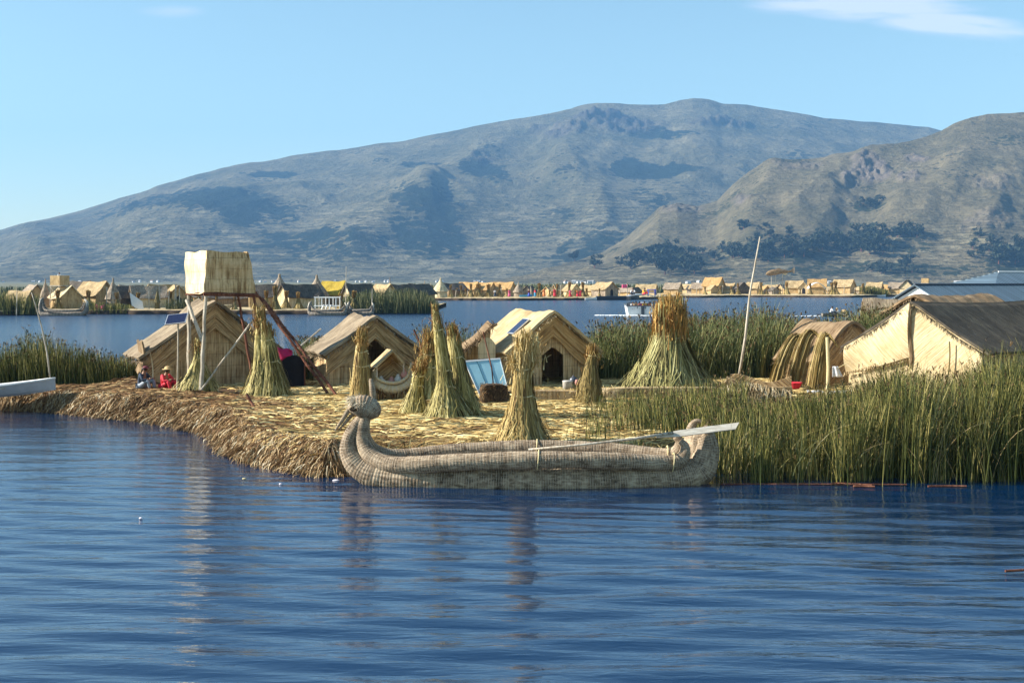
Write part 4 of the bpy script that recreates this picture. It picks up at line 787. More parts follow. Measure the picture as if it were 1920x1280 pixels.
# magenta cloth and black lean-to by the left hut
e = empty('dark_shelter', gnd(540, 727), R(20), label='black shaded shelter at the right side of the left hut', cat='shelter')
b = MB(); b.grid(lambda u, v: (-.45+1.05*u, -.05+.08*math.sin(u*8), (1.35-.3*u)*v+.02*math.sin(u*20)), 10, 6, .03); b.grid(lambda u, v: (-.45+1.05*u, -.05+1.2*v, 1.35-.3*u-.1*v), 10, 5, .03); b.build('cover', M['black'], e)
for xx, yy_ in ((-.45, 0), (.6, 0), (-.45, 1.1), (.6, 1.1)): MB().tube([(xx, yy_, 0), (xx, yy_, 1.3 if xx < 0 else 1.0)], .03, 6).build('post', M['pole_red'], e)
b0 = gnd(528, 725); tag(MB().grid(lambda u, v: (at(514+34*u, 650+6*u+(1-v)*(34-26*u), 44.6))+Vector((0, .06*math.sin(u*7+v*3), .02*math.sin(u*11))), 12, 6, .015).build('magenta_cloth', M['magenta'], None, True), 'magenta cloth hung over the dark shelter right of the left hut', 'cloth')
# pale blue door-like panel, standing loose
e = empty('painted_door_panel', gnd(906, 745), 0, label='pale blue painted panel in three fields leaning by the lean-to', cat='door_panel'); o0 = e.location.copy()
def BP(u, v, d=0):
    a, b_, c, dd = at(901, 745, 41.9), at(951, 722, 42.4), at(938, 671, 43.0), at(870, 676, 42.6)
    p = a.lerp(b_, u).lerp(dd.lerp(c, u), v)-o0; return p+Vector((-.3, -1, .35)).normalized()*d
MB().grid(lambda u, v: BP(u, v), 2, 2, .03).build('board', M['blue_paint'], e)
for u in (0, .33, .66, .985): MB().grid(lambda a, b_: BP(u+.018*a, b_, .015), 1, 1, .02).build('stile', M['blue_edge'] if 0 < u < .9 else M['white'], e)
for v in (0, .955): MB().grid(lambda a, b_: BP(a, v+.045*b_, .02), 1, 1, .02).build('rail', M['white'], e)
tag(MB().tube([gnd(928, 752), at(922, 690, 41.3), at(906, 622, 41.6)], .022, 6).build('leaning_stick', M['pole_red']), 'thin dark stick leaning in front of the blue panel', 'stick')
# bales
def bale(name, label, px, py, size, rz, m=None, catg='bale', n=500, sm=None):
    b0 = gnd(px, py); e = empty(name, (b0.x, b0.y, float(island_z(b0.x, b0.y))), rz, label=label, cat=catg); b = MB(); sx, sy, sz = size
    k = (bpy.data.textures if False else 0)
    for face in range(5):
        def f(u, v, face=face):
            a, c = u-.5, v-.5
            p = [Vector((a, -.5, c+.5)), Vector((.5, a, c+.5)), Vector((-a, .5, c+.5)), Vector((-.5, -a, c+.5)), Vector((a, c, 1.0))][face]
            rr = 1-.12*(abs(p.x)*2)**4*(abs(p.y)*2)**4-.10*max(0, p.z-.7); return (p.x*sx*rr, p.y*sy*rr, p.z*sz*(1-.1*(abs(p.x*2)**4)))
        b.grid(f, 8, 6)
    b.build('core', m or M['peat'], e, True)
    P_ = rs.uniform(-.5, .5, (n, 3)); P_[:, 2] = rs.uniform(0, 1, n); s_ = rs.randint(0, 3, n); P_[s_ == 0, 1] = -.5; P_[s_ == 1, 0] = -.5; P_[s_ == 2, 2] = 1
    A = P_*np.array(size); dl = np.stack([rs.normal(0, .06, n), rs.normal(0, .06, n), rs.normal(-.02, .05, n)], -1); B = A+dl; A[:, 2] = np.maximum(A[:, 2], .01); B[:, 2] = np.maximum(B[:, 2], .01)
    link('straw_ends', np_mesh('straw_ends', *blades(A, B, np.zeros((n, 3)), rs.uniform(.01, .022, n), 1, .6)), sm or M['straw_brown'], e); return e
bale('reed_bale', 'dark square bale of rotting reeds at the foot of the blue panel', 926, 755, (.85, .6, .62), R(12))
bale('reed_block', 'low tan reed block in front of the arched doorway', 1010, 752, (2.6, .5, .36), R(2), M['wall'], n=700, sm=M['straw'])
bale('reed_bank', 'long low yellow reed bundle lying behind the young reeds', 1250, 748, (4.4, .55, .36), R(1), M['roof_straw'], n=900, sm=M['straw'])
bale('reed_bank', 'short pale reed bundle right of the long yellow one', 1345, 743, (1.4, .5, .3), R(-4), M['wall_pale_sunlit'], n=260, sm=M['straw'])
# frayed boat prow of old reeds (trough)
e = empty('old_reed_trough', gnd(1425, 768), R(-14), label='frayed tan trough of old reeds in front of the tall white pole', cat='trough')
b = MB(); b.grid(lambda u, v: (-.95+1.9*u, -.45-.1*math.sin(u*3), .05+(.95-.35*u-.12*math.sin(u*4))*v), 12, 5, .12); b.grid(lambda u, v: (-.9+1.8*u, .45, .05+(.85+.12*math.sin(u*6+1))*v), 12, 5, .12); b.grid(lambda u, v: (-.95, -.45+.9*u, .05+.8*v), 4, 4, .1); b.grid(lambda u, v: (-.9+1.8*u, -.45+.9*v, .25), 6, 4, .05); b.build('side', M['gable'], e)
n = 1300; uu = rs.rand(n); A = np.c_[-.95+1.9*uu, np.full(n, -.55), .05+(.95-.35*uu)*rs.uniform(.3, 1, n)]; B = A+np.c_[rs.normal(.05, .07, n), rs.uniform(-.2, 0, n), -rs.uniform(.1, .4, n)]; B[:, 2] = np.maximum(B[:, 2], 0)
link('frayed_ends', np_mesh('frayed_ends', *blades(A, B, np.zeros((n, 3)), rs.uniform(.012, .026, n), 2, .6)), strand('pale_frayed', [(0, (.16, .09, .04)), (.5, (.42, .32, .17)), (1, (.70, .62, .46))]), e)
# red bowl, white cloth, pots, litter
def lathe_thing(name, label, catg, px, py, prof, m, n=18, z=0, Y=None):
    b0 = gnd(px, py); b0.z = float(island_z(b0.x, b0.y))+z-.01; return tag(MB().lathe(b0, prof, n).build(name, m, None, True), label, catg)
lathe_thing('red_basin', 'red plastic basin beside the folded sheaves', 'basin', 1490, 733, [(0, .16), (.03, .18), (.2, .26), (.22, .27), (.2, .245), (.05, .16), (.04, .02)], M['red'], z=.12)
lathe_thing('cooking_pot', 'cream cooking pot on the reed block right of the doorway', 'pot', 1064, 737, [(0, .10), (.02, .16), (.25, .17), (.27, .18), (.29, .15), (.30, .02)], M['pot'], z=.2)
lathe_thing('kettle', 'dark round kettle behind the cooking pot by the doorway', 'kettle', 1075, 728, [(0, .08), (.06, .14), (.16, .15), (.24, .09), (.26, .03), (.30, .03), (.31, .01)], M['metal'], z=.2)
lathe_thing('small_pot', 'small pale jar to the right of the dark kettle', 'jar', 1082, 730, [(0, .05), (.1, .08), (.18, .06), (.2, .05)], M['clay'], z=.2)
b0 = at(1571, 700, 43.5); tag(MB().grid(lambda u, v: b0+Vector((-.18+.36*u*(1-.5*v), .05*math.sin(u*9), -.12+.36*v)), 8, 6, .01).build('white_rag', M['whitec'], None, True), 'white rag hanging between the post and the cream tent', 'rag')
tag(MB().tube([at(1567, 692, 43.5), at(1592, 678, 43.5)], .012, 5).build('rag_line', M['tie']), 'short cord holding the white rag by the cream tent', 'cord')
for px, py, s_, lb in ((1528, 742, .25, 'left of three crumpled white sheets on the ground below the tent'), (1560, 744, .32, 'middle of three crumpled white sheets on the ground below the tent'), (1585, 742, .22, 'right of three crumpled white sheets on the ground below the tent')):
    b0 = gnd(px, py); b0.z += .10; tag(MB().grid(lambda u, v: b0+Vector((s_*(2*u-1), s_*.6*(2*v-1), .05*math.sin(u*9+px)*math.cos(v*7)+.05)), 7, 6, .01).build('crumpled_sheet', M['whitec']), lb, 'plastic sheet')
for px, py, s_, lb in ((630, 900, .08, 'white and violet scrap floating by the boat\'s bow'), (264, 971, .035, 'white speck floating alone on the open water at the left'), (458, 897, .05, 'pale reed scrap floating off the left bank'), (526, 907, .035, 'small pale scrap floating between the bank and the boat'), (430, 772+18, .05, 'tiny pale scrap floating tight against the left bank')):
    b0 = gnd(px, py, .015); tag(MB().ell(b0, (s_, s_*.6, .02), 10, 5).build('floating_scrap', M['litter'] if px != 458 else M['tie'], None, True), lb, 'scrap')
tag(MB().tube([gnd(1885, 1070, .02), gnd(1935, 1067, .02)], .02, 6).build('floating_reed', M['pole_red']), 'reddish stem floating on open water at the right edge', 'reed stem')
e0 = gnd(470, 768); tag(MB().tube([at(462, 738, e0.y), at(470, 752, e0.y), at(482, 772, e0.y-.2)], [.05, .045, .04], 7).build('mooring_stake', M['pole_red']), 'short dark wooden stake leaning on the bank below the watchtower', 'stake')
# ================================================================== the reed boat
YB = 28.0
boat = empty('reed_boat', (0, YB, 0), 0, label='long weathered grey reed boat with a bird-headed bow in the foreground', cat='reed boat')
def bundle(name, rows, m=None, step=.018, n=26, pitch=.072, groove=.035, parent=None, sq=1.0):
    P_, Ln = smoothpath(rows, 10); P_, Ln = smoothpath(rows, int(Ln/step)); s_ = np.linspace(0, Ln, len(P_))
    jr = (np.array([rnd.uniform(-1, 1) for _ in range(int(Ln/pitch)+3)])[(s_/pitch).astype(int)])*.012
    rr = P_[:, 3]*(1-groove*np.exp(-(((s_/pitch) % 1-.5)/.16)**2)+jr+.02*np.sin(s_*3.3)+.012*np.sin(s_*9.1))
    b = MB(); b.tube([tuple(p[:3]) for p in P_], list(rr), n, squash=sq)
    if n > 20:          # frayed reeds standing off the lashed surface
        k = int(Ln*26); i0 = rs.randint(2, len(P_)-14, k); i1 = i0+rs.randint(4, 12, k); a_ = rs.uniform(0, 2*np.pi, k); dv = np.stack([0*a_, np.cos(a_), np.sin(a_)], -1)
        T_ = P_[i1, :3]-P_[i0, :3]; T_ /= np.linalg.norm(T_, axis=1)[:, None]+1e-9; dv = dv-T_*np.sum(dv*T_, 1)[:, None]; dv /= np.linalg.norm(dv, axis=1)[:, None]+1e-9
        A_ = P_[i0, :3]+dv*P_[i0, 3:4]*.99; B_ = P_[i1, :3]+dv*(P_[i1, 3:4]*1.0+rs.uniform(.0, .03, (k, 1))); b.np(*blades(A_, B_, dv*.006, rs.uniform(.006, .012, k), 2, .6, np.cross(dv, T_)))
    return b.build(name, m or M['boat'], parent or boat, True)
for s in (-1, 1):
    bundle('hull_bundle', [(-3.28, s*.07, 1.38, .12), (-3.42, s*.10, 1.18, .15), (-3.54, s*.13, .90, .18), (-3.52, s*.17, .62, .22), (-3.28, s*.24, .34, .28), (-2.8, s*.34, .16, .34), (-2.0, s*.46, .10, .38), (-.8, s*.55, .07, .39), (.6, s*.57, .05, .39), (2.2, s*.52, .05, .38), (3.4, s*.36, .10, .36), (4.02, s*.25, .26, .35), (4.20, s*.22, .55, .30), (4.24, s*.19, .82, .25), (4.20, s*.16, 1.02, .21), (4.17, s*.15, 1.07, .20)])
    bundle('gunwale_roll', [(-3.20, s*.10, 1.42, .11), (-3.26, s*.13, 1.20, .135), (-3.24, s*.20, .88, .16), (-3.05, s*.34, .60, .18), (-2.65, s*.54, .455, .19), (-2.1, s*.72, .46, .19), (-1.2, s*.86, .535, .19), (0, s*.93, .59, .19), (1.2, s*.92, .60, .185), (2.4, s*.80, .55, .18), (3.2, s*.62, .49, .175), (3.55, s*.52, .50, .165), (3.70, s*.46, .64, .135), (3.72, s*.42, .82, .10), (3.62, s*.40, .93, .07)])
MB().grid(lambda u, v: (-2.7+6.2*u, (-.72+1.44*v)*math.sin(math.pi*(.12+.76*u))**.5, .30+.04*math.cos(v*40)), 60, 40, .05).build('deck', M['boat'], boat, True)
bundle('stern_horn', [(3.92, .12, .80, .16), (3.92, .12, 1.10, .10), (3.97, .1, 1.24, .075), (4.06, .08, 1.31, .055), (4.15, .06, 1.30, .04)])
bundle('stern_cap', [(3.95, 0, .40, .26), (4.06, 0, .70, .27), (4.10, 0, .95, .26), (4.10, 0, 1.05, .22)])
# bird head
hd = MB(); rows = [(-3.52, 0, 1.50, .05), (-3.48, 0, 1.55, .17), (-3.38, 0, 1.60, .25), (-3.26, 0, 1.61, .28), (-3.14, 0, 1.58, .27), (-3.03, 0, 1.50, .22), (-2.97, 0, 1.43, .13), (-2.95, 0, 1.40, .04)]
P_, Ln = smoothpath(rows, 60); s_ = np.linspace(0, Ln, 60); hd.tube([tuple(p[:3]) for p in P_], list(P_[:, 3]*(1+.035*np.sin(s_*2*np.pi/.05))), 24)
head = hd.build('bird_head', M['boat'], boat, True)
MB().tube([(-3.46, -.04, 1.70), (-3.60, -.05, 1.52), (-3.72, -.05, 1.32), (-3.86, -.05, 1.12)], [.06, .055, .045, .02], 10, squash=.8).build('beak', M['boat'], head, True)
MB().tube([(-3.42, -.02, 1.52), (-3.55, -.03, 1.40), (-3.66, -.03, 1.26), (-3.78, -.03, 1.14)], [.045, .04, .032, .016], 10, squash=.8).build('beak', M['boat'], head, True)
for s in (-1, 1): MB().ell((-3.42, s*.19, 1.60), (.12, .075, .06)).build('eye', M['peat'], head, True)
n = 800; a = rs.uniform(-1.3, 1.3, n); A = np.stack([rs.uniform(-3.52, -3.1, n), np.sin(a)*.22, 1.60+np.cos(a)*.24], -1); B = A+np.stack([-rs.uniform(.02, .2, n), rs.normal(0, .05, n)+np.sin(a)*.08, rs.normal(-.02, .04, n)], -1)
link('forelock', np_mesh('forelock', *blades(A, B, np.tile([0, 0, .02], (n, 1)), rs.uniform(.01, .02, n), 3, .4)), strand('pale_forelock', [(0, (.25, .2, .13)), (.5, (.5, .44, .33)), (1, (.72, .66, .52))]), head)
n = 160; a = rs.uniform(0, 2*np.pi, n); A = np.stack([-3.36+.1*np.cos(a), .14*np.sin(a), rs.uniform(1.25, 1.42, n)], -1); B = A+np.stack([rs.normal(-.05, .05, n), rs.normal(0, .05, n), -rs.uniform(.05, .2, n)], -1)
link('throat_straw', np_mesh('throat_straw', *blades(A, B, np.zeros((n, 3)), rs.uniform(.008, .016, n), 2, .4)), M['fringe'], head)
MB().tube([(-3.06, .12, 1.5), (-3.05, .12, 1.8), (-3.07, .12, 2.05), (-3.1, .12, 2.2), (-3.12, .12, 2.24)], [.075, .07, .065, .05, .02], 12).build('crest', M['boat'], boat, True)
for x_ in (.55, 3.45):
    for s in (-1, 1): MB().tube([(x_+.02*math.sin(a), s*(.92 if x_ < 2 else .56)+.205*math.cos(a), (.60 if x_ < 2 else .5)+.205*math.sin(a)) for a in np.linspace(0, 2*math.pi, 18)], .014, 6, cap=False).build('lashing', M['tie'], boat, True)
# oar on the boat
A, B = Vector((.35, YB-.78, .80)), Vector((4.93, YB-.35, 1.275)); ax = (B-A).normalized()
e = empty('oar', A, 0, label='long pale wooden oar lying on the grey reed boat, blade over the stern', cat='oar')
MB().tube([Vector((0, 0, 0)), (B-A)*.25-Vector((0, 0, .035)), (B-A)*.5-Vector((0, 0, .03)), (B-A)*.68], [.022, .026, .03, .032], 8).build('shaft', M['pole'], e, True)
b = MB(); up = Vector((-.2, .6, .78)); up = (up-ax*up.dot(ax)).normalized(); nn_ = ax.cross(up)
b.grid(lambda u, v: (B-A)*(.60+.40*u)-Vector((0, 0, .028*(1-u)))+up*((v-.5)*(.05+.10*min(1, u*4)))+ax*(-.12*(1-v) if u > .98 else 0)-nn_*.012, 14, 3, .03); b.build('blade', M['white'] if False else fiber('bleached_wood', [(.15, (.40, .35, .28)), (.5, (.60, .55, .46)), (.85, (.74, .70, .62))], (3, 20, 20), bd=.01, stain=.1), e)
# ================================================================== white rowing boat at the left
def hullmesh(L, Bm, Hh, n=16, thick=.03, bow=1.6, stern=.8, rise=.35):
    def f(u, v, s):
        x = -L/2+L*u; wv = Bm/2*(1-max(0, (u-.35)/.65)**2.2)*(.72+.28*min(1, u*3)); z0 = .0+.10*max(0, (u-.6)/.4)**2
        top = Hh+rise*max(0, (u-.3)/.7)**2; return Vector((x, s*wv*(.42+.58*v**.6), z0+(top-z0)*v))
    b = MB(); 
    for s in (-1, 1): b.grid((lambda u, v, s=s: f(u, v, s)) if s < 0 else (lambda u, v, s=s: f(1-u, v, s)), n, 5, thick)
    b.poly([f(0, 0, -1), f(0, 1, -1), f(0, 1, 1), f(0, 0, 1)]); b.poly([f(0, 0, 1)+Vector((.03, 0, 0)), f(0, 1, 1)+Vector((.03, 0, 0)), f(0, 1, -1)+Vector((.03, 0, 0)), f(0, 0, -1)+Vector((.03, 0, 0))])
    k = 10
    for i in range(k): b.poly([f(i/k, 0, -1), f((i+1)/k, 0, -1), f((i+1)/k, 0, 1), f(i/k, 0, 1)])
    return b, f
x0 = gx(100, 42.6)
e = empty('rowing_boat', (x0-2.05, 42.6, .50), R(4), label='white rowing boat pulled up on the left bank, cut by the frame', cat='boat'); e.rotation_euler = (0, R(-4), R(4))
b, f_ = hullmesh(4.2, 1.3, .36, rise=.12); b.build('hull', M['grey_paint'], e)
b = MB()
for s in (-1, 1): b.tube([f_(u, 1, s)+Vector((0, 0, .01)) for u in np.linspace(0, 1, 14)], .03, 6)
b.build('gunwale', M['white'], e)
for u in (-.9, .5): MB().box((u, 0, .3), (.25, 1.05, .03)).build('seat', M['pole'], e)
# ================================================================== people
def skin_mesh(J, E, rad, root, lev=1):
    me = bpy.data.meshes.new('tmp'); names = list(J); me.from_pydata([J[k] for k in names], [(names.index(a), names.index(b)) for a, b in E], [])
    o = bpy.data.objects.new('tmp', me); col.objects.link(o); o.modifiers.new('s', 'SKIN'); sv = me.skin_vertices[0].data
    for i, k in enumerate(names):
        r = rad[k]; sv[i].radius = (r, r) if not isinstance(r, tuple) else r; sv[i].use_root = (k == root)
    m = o.modifiers.new('u', 'SUBSURF'); m.levels = m.render_levels = lev
    dg = bpy.context.evaluated_depsgraph_get(); out = bpy.data.meshes.new_from_object(o.evaluated_get(dg)); bpy.data.objects.remove(o); return out
def pose(kind):
    if kind == 'stand':
        J = dict(pel=(0, 0, .88), ch=(0, 0, 1.20), nk=(0, -.01, 1.38), hd=(0, -.03, 1.48), tp=(0, -.03, 1.57), sl=(-.17, 0, 1.31), sr=(.17, 0, 1.31), el=(-.23, .02, 1.06), er=(.23, .02, 1.06), wl=(-.22, -.10, .86), wr=(.22, -.10, .86), hl=(-.09, 0, .80), hr=(.09, 0, .80), kl=(-.10, -.02, .46), kr=(.10, -.02, .46), al=(-.10, .02, .08), ar=(.10, .02, .08), tl=(-.11, -.13, .03), tr=(.11, -.13, .03))
    else:
        J = dict(pel=(0, 0, .13), ch=(0, -.10, .45), nk=(0, -.16, .60), hd=(0, -.21, .69), tp=(0, -.22, .78), sl=(-.17, -.13, .54), sr=(.17, -.13, .54), el=(-.24, -.28, .34), er=(.24, -.28, .34), wl=(-.14, -.44, .40), wr=(.14, -.44, .40), hl=(-.10, -.06, .12), hr=(.10, -.06, .12), kl=(-.17, -.42, .36), kr=(.17, -.42, .36), al=(-.13, -.50, .06), ar=(.13, -.50, .06), tl=(-.13, -.64, .03), tr=(.13, -.64, .03))
    rad = dict(pel=(.13, .10), ch=(.14, .10), nk=.05, hd=.085, tp=.065, sl=.055, sr=.055, el=.042, er=.042, wl=.028, wr=.028, hl=.085, hr=.085, kl=.055, kr=.055, al=.035, ar=.035, tl=.03, tr=.03)
    E = [('pel', 'ch'), ('ch', 'nk'), ('nk', 'hd'), ('hd', 'tp'), ('ch', 'sl'), ('ch', 'sr'), ('sl', 'el'), ('sr', 'er'), ('el', 'wl'), ('er', 'wr'), ('pel', 'hl'), ('pel', 'hr'), ('hl', 'kl'), ('hr', 'kr'), ('kl', 'al'), ('kr', 'ar'), ('al', 'tl'), ('ar', 'tr')]
    return J, E, rad
PM = {}
for k in ('stand', 'sit'):
    J, E, rad = pose(k); me = skin_mesh(J, E, rad, 'pel')
    # face and hands joined to the same mesh
    b = MB(); b.v = [tuple(v.co) for v in me.vertices]; b.f = [tuple(p.vertices) for p in me.polygons]; b.t = [(0, 0, 0)]*len(b.v)
    h = Vector(J['hd']); b.tube([h+Vector((0, -.075, .02)), h+Vector((0, -.112, -.01)), h+Vector((0, -.08, -.03))], [.012, .017, .01], 6)
    b.tube([h+Vector((-.025, -.086, -.045)), h+Vector((.025, -.086, -.045))], .008, 5)
    for s in (-1, 1): b.ell(h+Vector((s*.085, 0, 0)), (.012, .02, .03), 6, 4); b.ell(h+Vector((s*.033, -.083, .025)), (.012, .008, .008), 6, 4)
    for sd2, wk, ek in ((-1, 'wl', 'el'), (1, 'wr', 'er')):
        wv = Vector(J[wk]); d = (wv-Vector(J[ek])).normalized(); sx = d.cross(Vector((0, 0, 1))).normalized() if k == 'sit' else Vector((0, 1, 0)); b.ell(wv+d*.05, (.035, .035, .035), 8, 5)
        for i in range(4):
            c = wv+d*.075+sx*(i-1.5)*.018; b.tube([c, c+d*.035, c+d*.06+Vector((0, 0, -.015))], [.009, .0085, .006], 5)
        b.tube([wv+d*.04+sx*.03, wv+d*.065+sx*.055], [.011, .007], 5)
    PM[k, 'body'] = b.mesh('person_body')
    jr = {a: ((v[0]+.025, v[1]+.02) if isinstance(v, tuple) else v+.018) for a, v in rad.items()}
    sub = ['pel', 'ch', 'sl', 'sr', 'el', 'er', 'wl', 'wr', 'nk']; Jn = {a: J[a] for a in sub}
    Jn['nk'] = tuple(Vector(J['ch']).lerp(Vector(J['nk']), .6)); Jn['wl'] = tuple(Vector(J['el']).lerp(Vector(J['wl']), .85)); Jn['wr'] = tuple(Vector(J['er']).lerp(Vector(J['wr']), .85)); jr['nk'] = .085
    PM[k, 'jacket'] = skin_mesh(Jn, [e_ for e_ in E if e_[0] in sub and e_[1] in sub], jr, 'pel')
    if k == 'stand': PM[k, 'skirt'] = MB().lathe((0, 0, 0), [(.18, .30), (.22, .31), (.5, .25), (.8, .19), (.95, .15), (.98, .13)], 18, .05).mesh('skirt')
    else:
        Jl = {a: J[a] for a in ('pel', 'hl', 'hr', 'kl', 'kr', 'al', 'ar')}; PM[k, 'trousers'] = skin_mesh(Jl, [e_ for e_ in E if e_[0] in Jl and e_[1] in Jl], {a: (v[0]+.02, v[1]+.02) if isinstance(v, tuple) else v+.02 for a, v in rad.items()}, 'pel')
    h = Vector(J['tp']); PM[k, 'hair'] = MB().ell(Vector(J['hd'])+Vector((0, .025, .045)), (.10, .10, .095), 12, 7).mesh('hair')
    PM[k, 'cap'] = MB().ell(h+Vector((0, 0, .0)), (.105, .11, .065), 12, 6).box(h+Vector((0, -.13, -.015)), (.14, .12, .015)).mesh('cap')
    PM[k, 'hat'] = MB().lathe(h+Vector((0, 0, -.01)), [(0, .20), (.01, .205), (.02, .12), (.09, .10), (.115, .06), (.12, .01)], 16).mesh('hat')
def person(label, loc, rz, kind, wear, group=None, s=1.0, low=False):
    e = empty('person', loc, rz, label=label, cat='person', group=group); e.scale = (s, s, s)
    def add(nm, me, m):
        o = bpy.data.objects.new(nm, me); col.objects.link(o); o.parent = e
        if not me.materials: me.materials.append(M['skin'])
        o.material_slots[0].link = 'OBJECT'; o.material_slots[0].material = m; return o
    add('body', PM[kind, 'body'], M['skin'])
    for nm, m in wear.items(): add(nm, PM[kind, nm], M[m])
    return e
for m_ in PM.values(): m_.polygons.foreach_set('use_smooth', [True]*len(m_.polygons))
g = gnd(263, 733); g.z = float(island_z(g.x, g.y))-.02
person('person in a navy jacket and maroon cap crouching at the foot of the left hut', g, R(70), 'sit', dict(jacket='navy', trousers='grey_cloth', hair='hair', cap='maroon'), s=1.0)
g = gnd(306, 733); g.z = float(island_z(g.x, g.y))-.02
person('person in red with a straw hat sitting in front of the left hut', g, R(60), 'sit', dict(jacket='red', trousers='red', hair='hair', hat='hat'), s=.95)
# ================================================================== miniature reed boat with clay figures
g = gnd(738, 750); e = empty('miniature_reed_boat', (g.x, g.y, float(island_z(g.x, g.y))+.05), R(4), label='small cream display reed boat with its own little roof on a straw stand', cat='display boat')
def mb(rows, nm, m=M['boat_cream'], r0=1): return bundle(nm, rows, m, step=.02, n=16, pitch=.06, parent=e)
for s in (-1, 1):
    mb([(-.62, s*.05, .92, .05), (-.60, s*.10, .70, .09), (-.50, s*.2, .50, .13), (-.2, s*.28, .36, .15), (.15, s*.28, .36, .15), (.45, s*.2, .52, .13), (.60, s*.10, .80, .10), (.63, s*.04, 1.12, .07)], 'hull_bundle')
    mb([(-.60, s*.1, .95, .03), (-.50, s*.3, .68, .05), (0, s*.42, .55, .055), (.42, s*.3, .72, .05), (.56, s*.1, 1.15, .03)], 'gunwale_roll')
Af, Lf, Rf_ = Vector((.0, -.38, 1.60)), Vector((-.58, -.38, 1.05)), Vector((.36, -.38, 1.18)); dp = Vector((-.22, .75, 0))
b = MB(); b.grid(lambda u, v: (Lf.lerp(Af, u)+dp*v-Vector((0, .06, 0))), 5, 5, .05); b.grid(lambda u, v: (Af.lerp(Rf_, u)+dp*v-Vector((0, .06, 0))), 5, 5, .05); b.build('little_roof', M['roof_straw'], e)
b = MB(); b.grid(lambda u, v: (lambda p: Vector((p.x, p.y+.62, .5+(p.z-.56)*v)))(Lf.lerp(Af, u*2) if u < .5 else Af.lerp(Rf_, u*2-1)), 10, 4, .03); b.build('little_wall', M['gable'], e)
for q_ in (Lf, Rf_): MB().tube([(q_.x*.9, q_.y+.1, .5), (q_.x*.9, q_.y+.1, q_.z+.02)], .025, 6).build('post', M['pole'], e)
n = 500; uu = rs.uniform(-.6, .75, n); vv = rs.uniform(-.3, .3, n); A = np.stack([uu, vv, rs.uniform(.2, .42, n)], -1); B = np.stack([uu+rs.normal(0, .08, n), vv-rs.uniform(.0, .25, n), rs.uniform(-.05, .05, n)], -1)
link('straw_stand', np_mesh('straw_stand', *blades(A, B, np.c_[np.zeros((n, 1)), -np.full((n, 1), .1), np.full((n, 1), .12)], rs.uniform(.012, .025, n), 3, .6)), M['straw_brown'], e)
for i, (dx, z_, r_, mm, lb) in enumerate(((-.38, .62, .13, 'pot', 'white clay figure at the left inside the miniature reed boat'), (-.05, .60, .14, 'clay', 'pink round clay pot in the middle of the miniature reed boat'), (.16, .68, .13, 'pot', 'white clay jar right of the pink pot in the miniature reed boat'), (.36, .84, .12, 'clay', 'brown clay pot highest at the right end of the miniature reed boat'))):
    p = e.location+Vector((dx, -.18, z_-.05)); tag(MB().lathe(p-Vector((0, 0, .12)), [(0, r_*.5), (.04, r_*.85), (.12, r_), (.2, r_*.8), (.25, r_*.4), (.28, r_*.45), (.30, r_*.35), (.31, .01)], 16).build('clay_pot', M[mm], None, True), lb, 'pottery')
# ================================================================== far villages
def far_z(Y): return .6
def fbank(name, label, pts, depth, seed, dark=(.030, .018, .010)):
    """a floating platform: front edge given in photo pixels on the water"""
    f = [W0(px, py) for px, py in pts]; n = 160; P_ = np.array(f); d = np.r_[0, np.cumsum(np.hypot(*np.diff(P_, axis=0).T))]; s_ = np.linspace(0, d[-1], n)
    x = np.interp(s_, d, P_[:, 0]); y = np.interp(s_, d, P_[:, 1])+(fbm(s_*.5+seed, s_*0, 3)-.5)*1.6
    prof = [(0, -.3), (0, .32), (.25, .55), (.9, .62), (depth*.5, .62), (depth, .6), (depth+.3, -.3)]
    V = np.array([[(x[i], y[i]+a, z+((vnoise(np.array([s_[i]*.9+seed]), np.array([a]))[0]-.5)*.16 if z > .3 else 0)) for a, z in prof] for i in range(n)])
    tag(link(name, np_mesh(name, V, grid_quads(n, len(prof))), bank_m), kind='structure')
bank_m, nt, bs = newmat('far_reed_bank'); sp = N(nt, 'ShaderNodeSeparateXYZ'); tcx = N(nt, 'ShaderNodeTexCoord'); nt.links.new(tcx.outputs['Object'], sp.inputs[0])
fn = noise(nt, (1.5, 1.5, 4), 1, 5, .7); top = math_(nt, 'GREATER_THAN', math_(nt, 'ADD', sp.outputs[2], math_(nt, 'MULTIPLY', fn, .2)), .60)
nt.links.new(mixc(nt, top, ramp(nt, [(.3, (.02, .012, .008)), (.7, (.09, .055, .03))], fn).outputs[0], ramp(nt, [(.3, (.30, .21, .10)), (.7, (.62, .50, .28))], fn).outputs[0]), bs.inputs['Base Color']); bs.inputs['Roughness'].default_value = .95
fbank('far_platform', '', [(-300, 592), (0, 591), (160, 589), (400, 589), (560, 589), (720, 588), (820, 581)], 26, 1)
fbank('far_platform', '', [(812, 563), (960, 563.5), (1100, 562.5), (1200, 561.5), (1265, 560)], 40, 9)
fbank('far_platform', '', [(1250, 558), (1330, 558), (1400, 557), (1500, 557.5), (1600, 558), (1660, 556), (1720, 555.5), (2000, 555)], 46, 5)
